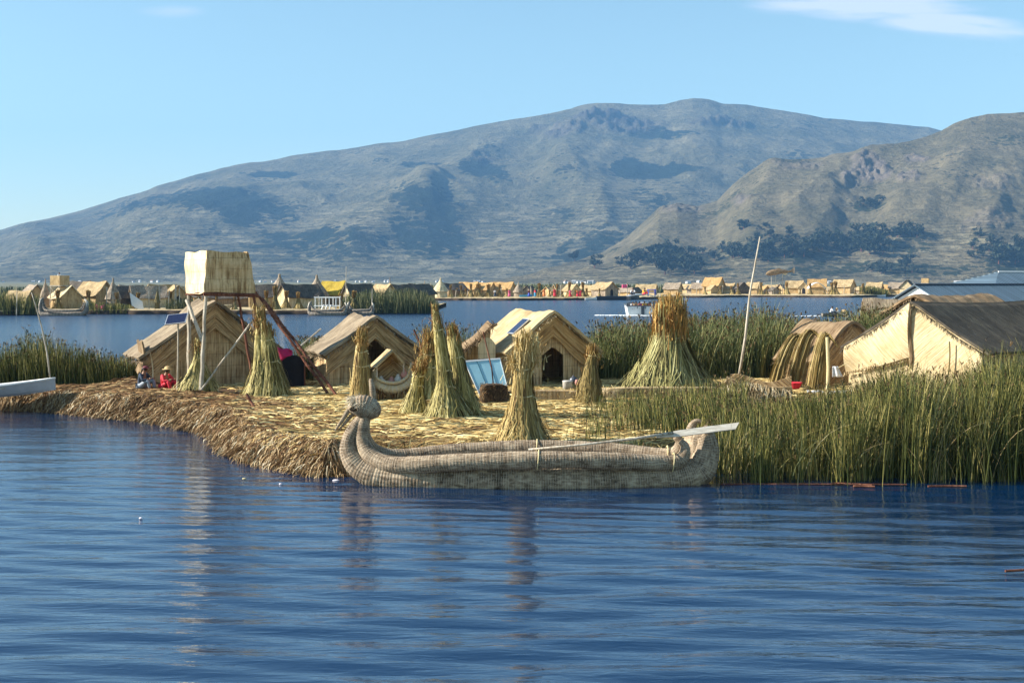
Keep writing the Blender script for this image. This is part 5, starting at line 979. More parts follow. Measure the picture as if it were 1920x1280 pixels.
def fhut(name, label, pxc, ridge, base_, Y, L, Wd, rot, roof, wall, hwf=.52, catg='hut', door=None, group='huts of the far reed villages'):
    z0 = .58; H = (CH-(ridge-HZ)*Y/F)-z0; H = max(H, 1.2)
    e = empty(name, (gx(pxc, Y), Y, z0), R(rot), label=label, cat=catg, group=group); w2 = Wd/2; hw = H*hwf
    b = MB()
    for yy_, sg in ((-L/2, 1), (L/2, -1)):
        q = [(-w2, yy_, 0), (w2, yy_, 0), (w2, yy_, hw), (0, yy_, H-.05), (-w2, yy_, hw)]; b.poly(q if sg > 0 else q[::-1])
    for s in (-1, 1): b.grid(lambda u, v: (s*w2, -L/2+L*(u if s > 0 else 1-u), hw*v), 6, 2)
    b.build('wall', wall, e)
    k = (H-hw)/w2; ex = w2+.28; b = MB()
    b.grid(lambda u, v: ((lambda x, y: (x, y, H+.12-abs(x)*k-.10*math.sin(math.pi*min(1, abs(x)/w2))+.05*math.sin(y*2.3+x*2)-.12*math.sin(math.pi*v)))(ex-2*ex*u, -L/2-.3+(L+.6)*v)), 10, 10, .12)
    b.build('roof', roof, e)
    if door:
        b = MB(); b.poly([(-.45, -L/2-.012, .0), (.45, -L/2-.012, .0), (.45, -L/2-.012, hw*.8), (0, -L/2-.012, hw*1.1), (-.45, -L/2-.012, hw*.8)]); b.build('doorway', M['black'], e)  # flat black sheet on the wall paints the dark inside
    return e
def fcone(label, px, top_, base_, Y, wpx, m, group='pointed reed cones of the far villages'):
    z0 = .58; H = (CH-(top_-HZ)*Y/F)-z0; r = wpx/F*Y/2; b0 = (gx(px, Y), Y, z0-.05)
    e = empty('reed_cone', b0, 0, label=label, cat='reed cone', group=group)
    MB().lathe((0, 0, 0), [(0, r*.92), (H*.3, r*.88), (H*.31, r*1.1), (H*.5, r*.80), (H*.68, r*.48), (H*.80, r*.24), (H*.88, r*.12), (H*.95, r*.09), (H*.96, r*.12), (H, .03)], 12, .06).build('thatch', m, e)
    MB().tube([(r*.88*math.cos(a), r*.88*math.sin(a), H*.33) for a in np.linspace(0, 2*math.pi, 14)], .05, 5, cap=False).build('tie', M['tie'], e)
    return e
fr_, fo, fd, fg, fc, fw = M['far_roof'], M['orange_roof'], M['far_dark'], M['far_grey'], M['far_cream'], M['far_wall']
Yl = 172
fhut('reed_shelter', 'little tan-roofed shelter at the far left edge among reeds', 38, 547, 575, 166, 3.2, 1.9, 68, fr_, fw)
fcone('grey-brown pointed cone left of the far watchtower', 85, 521, 575, 175, 20, fg)
fhut('reed_hut', 'cream-fronted hut beneath the far watchtower', 124, 538, 575, 172, 3.4, 2.9, 42, fc, fw)
fhut('reed_hut', 'dark-roofed hut with a finial behind the far watchtower', 146, 529, 570, 186, 4, 3, 70, fd, fg)
fhut('reed_hut', 'wide tan-roofed hut with a pink cloth at its foot on the far left', 178, 530, 572, 176, 4.4, 3.2, 56, fr_, fw)
fcone('broad grey cone right of the wide tan hut on the far left', 212, 520, 570, 172, 30, fg)
fhut('reed_hut', 'dark hut right beside the broad grey cone', 234, 538, 570, 176, 2.6, 2.6, -50, fd, fd)
fhut('reed_hut', 'long shabby hut with a white gable end on the far left', 278, 538, 572, 176, 4.4, 2.6, -62, fg, fc)
fcone('narrow green-brown cone in front of the shabby white-gabled hut', 295, 538, 574, 168, 11, M['core'])
fhut('reed_hut', 'rounded straw hut just left of the near watchtower', 330, 537, 566, 180, 2.4, 3.2, 30, fr_, fw, door=True)
fhut('reed_hut', 'dark hut seen between the near watchtower legs', 440, 541, 575, 180, 7, 3, -80, fd, M['roof_brown'])
fhut('reed_hut', 'long dark-roofed hut right behind the near ladder', 490, 535, 572, 180, 3.8, 3, -70, fd, fw)
fcone('tall grey conical house behind the white-gabled tent', 524, 512, 570, 182, 50, fg)
fhut('reed_hut', 'bright cream gabled tent with a dark side roof on the far shore', 562, 535, 575, 174, 5.2, 3.2, -50, fd, fc)
fcone('second grey conical house left of the yellow roof', 594, 514, 570, 184, 44, fg)
fhut('reed_hut', 'hut with a bright yellow roof on the far shore', 626, 529, 566, 186, 3.6, 3.0, 62, M['yellow_roof'], fg)
fhut('reed_hut', 'small cream-gabled hut with a dark roof right of the mast', 672, 534, 566, 184, 3.8, 2.6, -52, fd, fc)
fcone('small cone rising over the green reeds', 731, 519, 560, 190, 12, fg)
fhut('reed_house', 'pale house with a dark roof behind the green reeds', 752, 535, 556, 205, 4.2, 3.2, -48, fd, fc)
fhut('reed_house', 'pale brown house with a black roof just right of the pale one', 785, 534, 556, 210, 4.4, 3.2, -40, fd, M['far_wall'])
Ym = 292
fcone('dark-topped pale stack left of the big pale cone', 796, 525, 556, 285, 13, fg); fcone('thin pale stack touching the big pale cone', 808, 528, 556, 286, 9, fg)
fcone('big pale pointed cone at the tip of the middle village', 826, 520, 560, 280, 28, fc)
fhut('reed_hut', 'dark-roofed gabled hut next to the big pale cone', 848, 532, 557, 292, 5.5, 4.6, -50, fd, M['roof_brown'])
for px, a, b_, lb in ((879, 530, 62, 'left of the three orange-roofed huts in the middle village'), (908, 531, 58, 'middle of the three orange-roofed huts in the middle village'), (944, 530, 66, 'right of the three orange-roofed huts in the middle village')):
    fhut('reed_hut', lb, px, a, 556, 300, 4.6, 3.4, b_, fo, fw)
fcone('grey cone left of the people dressed in red', 972, 528, 558, 290, 19, fg)
fhut('reed_hut', 'small dark-grey hut behind the blue boat', 993, 537, 555, 300, 2.4, 2.2, -30, fd, fg)
fhut('reed_hut', 'small straw hut behind the people in red', 1072, 534, 556, 300, 3.2, 2.6, 35, fr_, fc, door=True)
fhut('reed_hut', 'rounded straw hut with an open end, right of the people in red', 1134, 530, 556, 298, 4.6, 4.2, 40, fr_, fg, door=True)
fhut('reed_hut', 'low tan hut behind the tour boat roof', 1212, 534, 556, 330, 5, 3, 70, fr_, fc)
fhut('reed_hut', 'pale hut half hidden by the huge bushy sheaf', 1262, 531, 556, 335, 4, 3, 60, fg, fw)
Yr = 350
C = [(1311, 531, 3.6, 3, 66, fg, fw, 'grey-roofed hut just right of the bushy sheaf'), (1338, 521, 4.6, 4.4, 56, fo, fw, 'tallest orange-roofed hut of the right village'), (1335, 535, 2.2, 2.6, 30, fr_, fw, 'small hut in front of the tallest orange-roofed hut'), (1366, 532, 3.2, 3.0, 60, fr_, fc, 'pale-walled hut right of the tallest orange one'), (1391, 530, 2.8, 3.4, 10, fd, fd, 'dark rounded hut left of the thin white pole'),
     (1412, 530, 3.2, 2.8, 60, fr_, fw, 'tan hut right behind the thin white pole'), (1452, 539, 2.2, 2.6, 20, fd, fg, 'small dark hut under the fish sculpture'), (1490, 527, 4.4, 3.0, 70, fr_, fw, 'tan-roofed hut right under the fish tail'), (1508, 530, 2.4, 3.0, -20, fc, fc, 'cream arched hut left of the white canopy'), (1532, 524, 4.6, 3.4, 76, fo, fw, 'orange-brown roof behind the white canopy'), (1582, 525, 5.2, 4.2, 54, fr_, fw, 'big tan hut with a bright front wall at the right of the far village'), (1640, 530, 3.8, 3.0, 60, fr_, fw, 'tan hut behind the dark reed tuft on the far right'), (1682, 530, 3.8, 3.4, 64, fg, fw, 'grey-roofed hut with an orange wall near the blue roof'), (1702, 526, 3.0, 3.6, -30, fd, fc, 'dark-roofed cream hut nearest the blue roof')]
for px, rg, L, Wd, rt_, rf_, wl_, lb in C: fhut('reed_hut', lb, px, rg, 552, Yr+rnd.uniform(-4, 6), L, Wd, rt_, rf_, wl_, door=('arched' in lb))
# white canopy
e = empty('white_canopy', (gx(1531, 342), 342, .6), 0, label='white peaked canopy over a stall in the right far village', cat='canopy'); b = MB(); b.grid(lambda u, v: (-2.4+4.8*u, -1.3+2.6*v, 1.6+1.6*math.sin(math.pi*u)**.8-.2*abs(v-.5)), 12, 4, .04); b.build('cover', M['whitec'], e)
for a in (-2.2, 2.2):
    for c in (-1.1, 1.1): MB().tube([(a, c, 0), (a, c, 1.75)], .06, 6).build('post', M['pole'], e)
# small sheaves of the far villages, copies of one
def fstook_proto():
    e = empty('reed_sheaf', (0, 0, 0), 0, label='x', cat='sheaf'); n = 120; ph = rs.uniform(0, 2*np.pi, n)
    A = np.stack([.27*np.cos(ph), .27*np.sin(ph), np.zeros(n)], -1); B = np.stack([.05*np.cos(ph), .05*np.sin(ph), rs.uniform(.6, .8, n)], -1)
    V, Q = blades(A, B, -A*.25, np.full(n, .035), 4, .6); link('reeds', np_mesh('reeds', V, Q), M['sheaf_dry'], e)
    MB().lathe((0, 0, 0), [(0, .24), (.3, .12), (.6, .06), (.85, .05), (1.0, .03)], 10).build('core', M['core'], e)
    A = np.stack([.04*np.cos(ph), .04*np.sin(ph), np.full(n, .55)], -1); B = np.stack([.10*np.cos(ph), .10*np.sin(ph), rs.uniform(.8, 1.0, n)], -1); link('tuft', np_mesh('tuft', *blades(A, B, A*0, np.full(n, .03), 2, .6)), M['tuft'], e)
    return e
proto = fstook_proto(); used = [False]
def fstook(px, top_, base_, Y, lb, lean=0, fat=1):
    if not used[0]: used[0] = True; e = proto; kids = []
    else:
        e = proto.copy(); col.objects.link(e)
        for ch in [c for c in bpy.data.objects if c.parent == proto]: c2 = ch.copy(); c2.parent = e; col.objects.link(c2)
    H = (CH-(top_-HZ)*Y/F)-.6; e.location = (gx(px, Y), Y, .58); e.scale = (H*fat, H*fat, H); e.rotation_euler = (0, R(lean), rnd.random()*6); e['label'] = lb; e['category'] = 'sheaf'; e['group'] = ('little '+lb[lb.index('among'):] if lb.startswith('little') else 'small sheaves of the far villages')
for a in [(60, 552, 590, 163, 'yellow-green sheaf at the tip of the far left reeds', 0, 1.3), (406, 553, 575, 166, 'small sheaf seen between the near tower legs, left'), (440, 555, 575, 166, 'small sheaf seen between the near tower legs, right'), (516, 534, 574, 166, 'tall pale sheaf in front of the far cream tent'), (845, 533, 557, 284, 'thin pale sheaf in front of the dark-roofed hut of the middle village'),
          (866, 534, 557, 286, 'first sheaf right of the dark-roofed hut of the middle village', 6), (883, 531, 557, 286, 'second sheaf right of the dark-roofed hut of the middle village'), (897, 531, 557, 286, 'dark sheaf between the left and middle orange roofs', 0, 1.7), (916, 532, 557, 286, 'dark sheaf between the middle and right orange roofs', 0, 1.6), (937, 532, 557, 286, 'thin sheaf in front of the right orange roof'),
          (1011, 530, 558, 286, 'sheaf left of the person in orange'), (1043, 531, 558, 286, 'tilted sheaf behind the people in red', -9), (1066, 528, 558, 286, 'sheaf in front of the small straw hut', 5), (1093, 528, 558, 286, 'sheaf right of the small straw hut'), (1124, 540, 558, 288, 'straw sheaf in front of the rounded open hut'),
          (1384, 530, 552, 338, 'sheaf just left of the thin white pole', 5), (1427, 529, 552, 338, 'sheaf just right of the thin white pole', 0, 1.2), (1475, 528, 552, 338, 'sheaf under the middle of the fish sculpture', 0, 1.2), (1519, 530, 552, 338, 'sheaf left of the white canopy'), (1560, 528, 552, 338, 'left of two crowded green sheaves right of the white canopy', 0, 1.3), (1567, 527, 552, 338, 'right of two crowded green sheaves right of the white canopy', 0, 1.3), (1616, 530, 556, 336, 'leaning sheaf right of the big tan hut', 14, 1.1)]:
    fstook(*a)
for zone, Y, rg, pl in (('left', 192, 537, (62, 98, 160, 246, 305, 352, 388, 418, 456, 474, 548, 583, 643, 700, 718)), ('middle', 312, 538, (862, 893, 926, 985, 1033, 1052, 1102, 1172, 1190)), ('right', 366, 536, (1290, 1302, 1352, 1402, 1430, 1446, 1470, 1556, 1605, 1626, 1666))):
    for px in pl: fhut('reed_hut', 'low reed hut in the second row of the %s far village' % zone, px, rg+rnd.uniform(-3, 3), 570, Y+rnd.uniform(-3, 8), rnd.uniform(2.6, 4.2), rnd.uniform(2.2, 3.2), rnd.choice([1, 1, -1])*rnd.uniform(38, 68), rnd.choice([fr_, fr_, fo, fg, fd]), rnd.choice([fw, fw, fg, fc]), group='second row of huts in the %s far village' % zone)
# poles, drying sheaves and clutter between the far huts
for px in (108, 166, 222, 256, 322, 372, 478, 500, 536, 560, 640, 662):
    fstook(px, 548+rnd.uniform(-6, 6), 575, 167+rnd.uniform(0, 3), 'little straw sheaf among the huts on the left far shore', rnd.uniform(-8, 8), 1.2)
for px in (856, 874, 905, 926, 950, 1030, 1055, 1078, 1100): fstook(px, 543+rnd.uniform(-4, 4), 557, 288+rnd.uniform(0, 3), 'little straw sheaf among the huts of the middle far shore', rnd.uniform(-8, 8), 1.3)
for px in (1322, 1350, 1372, 1405, 1438, 1462, 1500, 1546, 1604, 1625, 1668): fstook(px, 539+rnd.uniform(-4, 4), 552, 338+rnd.uniform(0, 3), 'little straw sheaf among the huts of the right far shore', rnd.uniform(-8, 8), 1.3)
for px, t_, Y in [(rnd.uniform(95, 640), rnd.uniform(532, 556), 168) for _ in range(12)]+[(rnd.uniform(830, 1180), rnd.uniform(533, 548), 288) for _ in range(9)]+[(rnd.uniform(1300, 1690), rnd.uniform(530, 544), 339) for _ in range(11)]:
    wh = 'left' if Y < 200 else 'middle' if Y < 300 else 'right'
    tag(MB().tube([(gx(px, Y), Y, .5), at(px+rnd.uniform(-2, 2), t_, Y)], .07 if Y < 200 else .1, 5).build('wooden_pole', M['pole']), 'thin pole standing among the huts of the %s far shore' % wh, 'pole', 'thin poles of the %s far shore' % wh)
# far watchtower
def tower(label, px, Y, z1, z2, wd):
    e = empty('watchtower', (gx(px, Y), Y, .55), R(-25), label=label, cat='watchtower'); w2 = wd/2
    for a in (-1, 1):
        for c in (-1, 1): MB().tube([(a*w2*1.05, c*w2*1.05, 0), (a*w2*.9, c*w2*.9, z1)], .07, 6).build('leg', M['pole'], e)
        MB().tube([(a*w2, -w2, z1*.25), (-a*w2, -w2, z1)], .05, 6).build('brace', M['pole'], e)
    b = MB()
    for k in range(4):
        rt_ = Matrix.Rotation(k*math.pi/2, 3, 'Z'); b.grid(lambda u, v: rt_ @ Vector((-w2+2*w2*u, -w2, z1+(z2-z1)*v)), 3, 3, .05)
    b.build('cabin', fw, e); MB().box((0, 0, z1), (wd*1.05, wd*1.05, .1)).build('platform', M['pole'], e); return e
tower('far watchtower with a person on top, on the left shore', 112, 172, 3.1, 4.45, 1.75)
person('person in white standing on top of the far watchtower', (gx(112, 172), 171.8, .55+3.2), R(60), 'stand', dict(jacket='whitec', skirt='navy', hair='hair'), s=1.05)
tower('tiny lookout tower above the far right shore', 1735, 395, 2.9, 4.4, 2.2)
# mast, pavilion, pink cloth
for px, t_, Y, lb in ((648, 499, 166, 'tall thin mast on the far shore beside the white pavilion'), (31, 536, 160, 'thin mast in front of the shelter at the far left edge'), (697, 540, 165, 'short thin mast by the green reeds')):
    b0 = Vector((gx(px, Y), Y, 0)); tag(MB().tube([b0, at(px+1, t_, Y)], [.07, .04], 6).build('mast', M['pole']), lb, 'mast')
e = empty('pavilion', (gx(614, 167), 167, .3), R(-10), label='white timber lookout pavilion with railings at the far water edge', cat='pavilion')
for a in (-1.4, -.5, .5, 1.4):
    for c in (-.8, .8): MB().box((a, c, .95), (.10, .10, 1.9)).build('post', M['white'], e)
for z_ in (.75, 1.85):
    for c in (-.8, .8): MB().box((0, c-.056*(1 if c < 0 else -1), z_), (3.1, .08, .12)).build('rail', M['white'], e)
MB().box((0, 0, .1), (3.0, 1.8, .12)).build('floor', M['pole'], e)
for k in range(3): MB().tube([(-.6+.5*k, -.85, 0), (-.2+.5*k, -.95, .9)], .07, 6).build('strut', M['white'], e)
tag(MB().grid(lambda u, v: Vector((gx(180, 166)+1.1*u, 166+.2*math.sin(u*6), .75+.55*v-.3*math.sin(math.pi*u)*(1))), 8, 3, .02).build('pink_cloth', M['pinkc']), 'pink cloth hanging at the foot of the wide tan hut far left', 'cloth')
tag(MB().grid(lambda u, v: Vector((gx(247, 167)+1.7*u-.3*v, 167, 1.1+1.7*v-1.2*u)), 6, 4, .03).build('white_sheet', M['whitec']), 'white sheet sloping off the shabby hut on the far left', 'sheet')
e = empty('cream_tub', (gx(425, 167), 167, .6), 0, label='cream tub-like bench between the small sheaves under the near watchtower', cat='bench'); MB().lathe((0, 0, 0), [(0, .3), (.1, .5), (.55, .75), (.6, .72), (.4, .5), (.38, .02)], 14).build('seat', fc, e)
# far reed boats with curled ends
def fboat(label, px0, px1, Y, m, hz=1.9, two=True, catg='reed boat'):
    x0, x1 = gx(px0, Y), gx(px1, Y); L = x1-x0; e = empty('reed_boat', ((x0+x1)/2, Y, 0), R(2), label=label, cat=catg, group='reed boats moored on the far shore'); h2 = L/2
    for s in (-1, 1):
        bundle('hull_bundle', [(-h2*.90, s*.16, hz, .10), (-h2*.985, s*.2, hz*.72, .17), (-h2, s*.25, hz*.35, .22), (-h2*.88, s*.4, .20, .28), (-h2*.4, s*.55, .12, .33), (h2*.4, s*.55, .12, .33), (h2*.85, s*.4, .22, .28), (h2*.98, s*.2, hz*.45, .18), (h2*.93, s*.16, hz*.75, .1)], m, step=.15, n=10, pitch=.5, parent=e)
        bundle('gunwale_roll', [(-h2*.93, s*.2, hz*.9, .07), (-h2*.82, s*.4, .9, .11), (-h2*.6, s*.75, .62, .14), (0, s*.95, .60, .14), (h2*.6, s*.75, .64, .14), (h2*.8, s*.4, .9, .11), (h2*.88, s*.25, hz*.75, .06)], M['boat_far'], step=.15, n=8, pitch=.5, parent=e)
        MB().tube([(-h2*.97, s*.22, hz*.95), (-h2*1.03, s*.24, hz*.6), (-h2*1.0, s*.28, .15)], [.10, .12, .10], 8).build('pale_prow', M['boat_tip'], e, True)
        MB().tube([(h2*.90, s*.2, hz*.92), (h2*1.0, s*.24, hz*.75), (h2*1.0, s*.26, .6)], [.06, .09, .08], 8).build('pale_stern', M['boat_tip'], e, True)
    return e
fboat('grey reed boat with two pale curled ends at the far left village', 77, 163, 159, M['boat_far'], 2.2)
fboat('dark reed boat with a pale hooked prow below the white pavilion', 580, 650, 160, M['boat_far'], 1.7)
fboat('reed boat with pale hooked prows moored by the far green reeds', 653, 700, 161, M['boat_far'], 1.7)
e = empty('far_barge', (gx(1158, 283), 283, 0), R(-2), label='long dark barge moored left of the tour boat', cat='barge'); b, f_ = hullmesh(9.6, 2.0, .85, rise=.15); b.build('hull', M['metal'], e); MB().box((0, 0, .6), (7, 1.5, .05)).build('deck', M['boat_far'], e)
def fsm(label, px, Y, L, m, z=0, catg='boat'):
    e = empty('small_boat', (gx(px, Y), Y, z), R(3), label=label, cat=catg); b, f_ = hullmesh(L, 1.0, .45, rise=.25); b.build('hull', m, e); MB().box((0, 0, .3), (.2, .8, .03)).build('seat', M['pole'], e)
fsm('small white boat at the left end of the dark barge', 1108, 281, 2.6, M['white']); fsm('blue boat lying on the middle village shore', 986, 284, 2.8, M['cyan'], .62); fsm('small white boat on the water below the far right huts', 1652, 336, 2.6, M['white']); fsm('dark punt at the shore under the pale cone', 896, 279, 2.4, M['boat_far'])
# fish sculpture
e = empty('fish_sculpture', (gx(1463, 345), 345, .6), 0, label='big woven fish raised on poles above the right far village', cat='sculpture')
pr_ = [(-3.9, 5.4, .12), (-3.3, 5.55, .55), (-2.2, 5.8, .8), (-.6, 6.05, .75), (1.0, 6.1, .5), (2.2, 6.05, .28), (2.9, 6.2, .18)]
b = MB(); P_, Ln = smoothpath([(a, 0, z_-.0, r_) for a, z_, r_ in pr_], 24); b.tube([tuple(p[:3]) for p in P_], list(P_[:, 3]), 14, squash=.5); b.build('body', M['roof_brown'], e, True)
b = MB(); b.grid(lambda u, v: (2.7+1.2*u, .05*math.sin(u*4), 6.2+(v-.5)*(.3+1.6*u)+.25*u), 6, 4, .05); b.build('tail_fin', M['far_grey'], e)
b = MB(); b.grid(lambda u, v: (-1.2+1.6*u, 0, 6.7+.35*v*math.sin(math.pi*u)), 6, 2, .05); b.build('dorsal_fin', M['far_grey'], e); b = MB(); b.grid(lambda u, v: (.6+1.4*u, 0, 5.6-.5*v*math.sin(math.pi*u)), 6, 2, .05); b.build('belly_fin', M['far_cream'], e)
for x_ in (-2.4, -1.2, .6): MB().tube([(x_, 0, 0), (x_, 0, 5.4)], .07, 6).build('pole', M['pole'], e)
# people of the middle village
PG = 'people on the middle far village shore'
for px, top_, wear, lb in ((928, 545, dict(jacket='whitec', skirt='navy', hair='hair'), 'person in white left of the one in pink'), (955, 543, dict(jacket='pinkc', skirt='pinkc', hair='hair'), 'person in pink in front of the right orange roof'), (1003, 544, dict(jacket='red', skirt='cyan', hair='hair', hat='hat'), 'person in a bright blue skirt by the shore sheaf'), (1020, 541, dict(jacket='orange', skirt='orange', hair='hair'), 'person all in orange between two sheaves'), (1040, 543, dict(jacket='red', skirt='red', hair='hair'), 'left person in red, in front of the tilted sheaf'), (1069, 545, dict(jacket='pinkc', skirt='red', hair='hair'), 'person in pink and red in front of the small straw hut'), (1083, 542, dict(jacket='orange', skirt='red', hair='hair'), 'person in orange and red right of the small straw hut'), (1088, 542, dict(jacket='red', skirt='red', hair='hair'), 'rightmost person in red at the small straw hut'), (992, 542, dict(jacket='maroon', skirt='bluep', hair='hair'), 'person in dark clothes standing by the blue boat')):
    Y = 283; person(lb, (gx(px, Y), Y, .62), R(rnd.uniform(-60, 60)), 'stand', wear, PG, s=1.25 if px in (1020, 1040) else 1.1)
# ================================================================== tour boat
Yt = 158; e = empty('tour_boat', (gx(1205, Yt), Yt, 0), 0, label='white motor boat full of passengers crossing the lake, seen from behind', cat='boat')
def TB(px, py, dy=0): v = at(px, py, Yt); return Vector((v.x-e.location.x, dy, v.z))
b = MB(); L = 7.0
def hl(u, v, s):
    x = s*(1.95*(.86+.14*v))*(1-max(0, u-.5)**2*3.2); return Vector((x, L*u, -.15+(1.32+.3*u)*v))
for s in (-1, 1): b.grid((lambda u, v, s=s: hl(u, v, s)) if s > 0 else (lambda u, v, s=s: hl(1-u, v, s)), 14, 4, .06)
b.poly([hl(0, 0, -1), hl(0, 0, 1), hl(0, 1, 1), hl(0, 1, -1)]); b.poly([hl(.14, .75, -1), hl(.14, .75, 1), hl(.9, .75, .6), hl(.9, .75, -.6)]); b.build('hull', M['white'], e)
b = MB()
for s in (-1, 1): b.tube([hl(u, 1, s)+Vector((0, 0, .03)) for u in np.linspace(0, 1, 14)], .07, 6)
b.tube([hl(0, 1, -1)+Vector((0, 0, .03)), hl(0, 1, 1)+Vector((0, 0, .03))], .07, 6); b.build('rub_rail', M['metal'], e)
b = MB(); b.grid(lambda u, v: (-1.65+3.3*u, .2+4.4*v, 2.45+.22*math.sin(math.pi*u)), 12, 4, .07); b.build('canopy_roof', M['alu'], e)
for a in (-1.55, 1.55):
    for c in (.3, 2.4, 4.4): MB().tube([(a, c, 1.1), (a*.97, c, 2.45)], .045, 6).build('post', M['metal'], e)
MB().grid(lambda u, v: (-1.5+3*u, 4.5, 1.1+.4*v), 4, 2, .04).build('cabin_front', M['metal'], e)
MB().box((0, -.12, .55), (.36, .25, .8)).box((0, -.14, 1.02), (.42, .38, .28)).build('outboard_motor', M['metal'], e)
TG = 'passengers on the tour boat'
for x_, y_, z_, wear, lb in ((-1.2, .7, .95, dict(jacket='whitec', trousers='navy', hair='hair'), 'passenger in white at the left stern corner'), (-.75, .6, 1.0, dict(jacket='hat', trousers='navy', hair='hair'), 'passenger in tan second from the left in the stern'), (-.25, .7, .95, dict(jacket='pinkc', trousers='navy', hair='hair'), 'passenger in pink left of the stern middle'), (.3, .6, 1.0, dict(jacket='yellow', trousers='navy', hair='hair'), 'passenger in a yellow vest in the stern middle'), (.85, .7, .95, dict(jacket='orange', trousers='navy', hair='hair'), 'passenger in orange at the right of the stern'), (1.3, .6, 1.0, dict(jacket='whitec', trousers='navy', hair='hair', hat='hat'), 'passenger in a hat at the right stern corner'), (-1.0, 2.0, 2.64, dict(jacket='whitec', trousers='navy', hair='hair'), 'passenger in white sitting on the boat roof at the left'), (.35, 2.2, 2.64, dict(jacket='yellow', trousers='red', hair='hair'), 'passenger in yellow and red sitting on the boat roof')):
    person(lb, e.location+Vector((x_, y_, z_-.15)), R(rnd.uniform(-40, 40)), 'sit', wear, TG, s=1.15)
MB_ = MB(); 
for a in (.9, 1.8):
    for c in (1.6, 2.8): MB_.tube([(a, c, 2.4), (a, c, 3.25)], .05, 6)
MB_.tube([(.9, 1.6, 3.2), (1.8, 1.6, 3.2)], .05, 6).tube([(.9, 1.6, 2.85), (1.8, 1.6, 2.85)], .05, 6).tube([(1.8, 1.6, 3.2), (1.8, 2.8, 3.2)], .05, 6); MB_.build('roof_rack', M['bluep'], e)
tag(MB().lathe(e.location+Vector((-1.6, 3.2, 2.3)), [(0, .05), (1.5, .035)], 6).build('flag_pole', M['pole']), 'thin flag pole standing on the tour boat roof', 'pole')
tag(MB().grid(lambda u, v: e.location+Vector((-1.6-.7*u, 3.2+.1*math.sin(u*6), 3.4+.45*v)), 6, 3, .02).build('flag', M['pinkc']), 'small red and white flag on the tour boat pole', 'flag')
# small rowboat with two people
Yb = 155; er = empty('rowing_boat', (gx(1567, Yb), Yb, -.05), R(6), label='small dark rowing boat with two people on the lake at the right', cat='boat'); b, f_ = hullmesh(3.4, 1.0, .42, rise=.35); b.build('hull', M['boat_far'], er); MB().box((-.6, 0, .3), (.25, .8, .04)).build('seat', M['pole'], er); MB().tube([(.3, -.4, .45), (1.3, -1.1, .1)], .03, 6).build('oar', M['pole'], er)
person('person in white rowing at the left end of the small rowing boat', (gx(1557, Yb), Yb, .25), R(80), 'sit', dict(jacket='whitec', trousers='navy', hair='hair'), s=1.2)
person('smaller person in white in the middle of the small rowing boat', (gx(1572, Yb), Yb, .2), R(-80), 'sit', dict(jacket='whitec', trousers='navy', hair='hair', hat='hat'), s=.95)
tag(MB().ell((gx(1583, Yb), Yb, .55), (.5, .3, .3)).build('cargo_bundle', fw), 'tan bundle of cargo in the right end of the small rowing boat', 'bundle')
def foam(label, pts, n, wid, seed=0):
    V = []; A = np.array([W0(*p) for p in pts]); d = np.r_[0, np.cumsum(np.hypot(*np.diff(A, axis=0).T))]; s_ = rs.uniform(0, d[-1], n)
    x = np.interp(s_, d, A[:, 0]); y = np.interp(s_, d, A[:, 1])+rs.normal(0, wid, n); l = rs.uniform(.15, .7, n)
    P_ = np.stack([x-l/2, y, np.full(n, .03)], -1); Q_ = np.stack([x+l/2, y+rs.normal(0, .1, n), np.full(n, .03)], -1); V, Q = blades(P_, Q_, np.c_[np.zeros((n, 2)), rs.uniform(.02, .07, n)], rs.uniform(.1, .3, n), 3, .5, np.tile([0., .98, .2], (n, 1)))
    tag(link('wake_foam', np_mesh('wake_foam', V, Q), M['foam']), label, 'foam', kind='stuff')
foam('white wake foam trailing left of the tour boat', [(1118, 591.5), (1150, 591.7), (1180, 592), (1215, 592.3), (1236, 592)], 150, .3)
foam('thin wake foam line trailing left of the small rowing boat', [(1485, 593), (1530, 592.8), (1582, 592.6)], 45, .12)
# far reed tufts
def ftuft(n, pxa, pxb, Ya, Yb_, hf, label, lean=.1, dens=None, wid=(.05, .09), m=None, z=.1):
    x = rs.uniform(0, 1, n*2); Yv = rs.uniform(Ya, Yb_, n*2); px = pxa+(pxb-pxa)*x; p = np.stack([gx(px, Yv), Yv], -1)[:n]
    reedbed('far_reeds', p, lambda x, y: np.interp(pxof(x, y), *hf)*(.8+.4*fbm(x*.35, y*.35, 3)), label, m=m or M['reed_far'], base=z, lean=lean, wid=wid, seeds=0, segs=3)
ftuft(5000, 645, 822, 166, 182, ([645, 690, 740, 790, 822], [2.0, 2.7, 2.9, 2.8, 1.2]), 'green reeds at the end of the left far village')
ftuft(3600, -60, 78, 160, 172, ([-60, 20, 78], [2.6, 2.6, 2.0]), 'dark green reeds at the far left edge of the lake', m=M['reed'])
ftuft(1800, 160, 245, 165, 170, ([160, 200, 245], [1.6, 1.2, 1.0]), 'dark low bushes along the far left village', m=M['reed'])
ftuft(1600, 312, 392, 167, 172, ([312, 350, 392], [1.4, 1.7, 1.4]), 'green reeds below the rounded straw hut far left')
ftuft(1400, 1612, 1665, 336, 344, ([1612, 1640, 1665], [2.4, 2.6, 1.6]), 'dark reed tuft between the huts on the far right', m=M['reed'], wid=(.1, .18))
ftuft(9000, -150, 1800, 392, 420, ([-150, 400, 1050, 1200, 1800], [2.0, 2.3, 2.9, 2.9, 2.0]), 'long green reed belt behind the far villages', wid=(.3, .6))
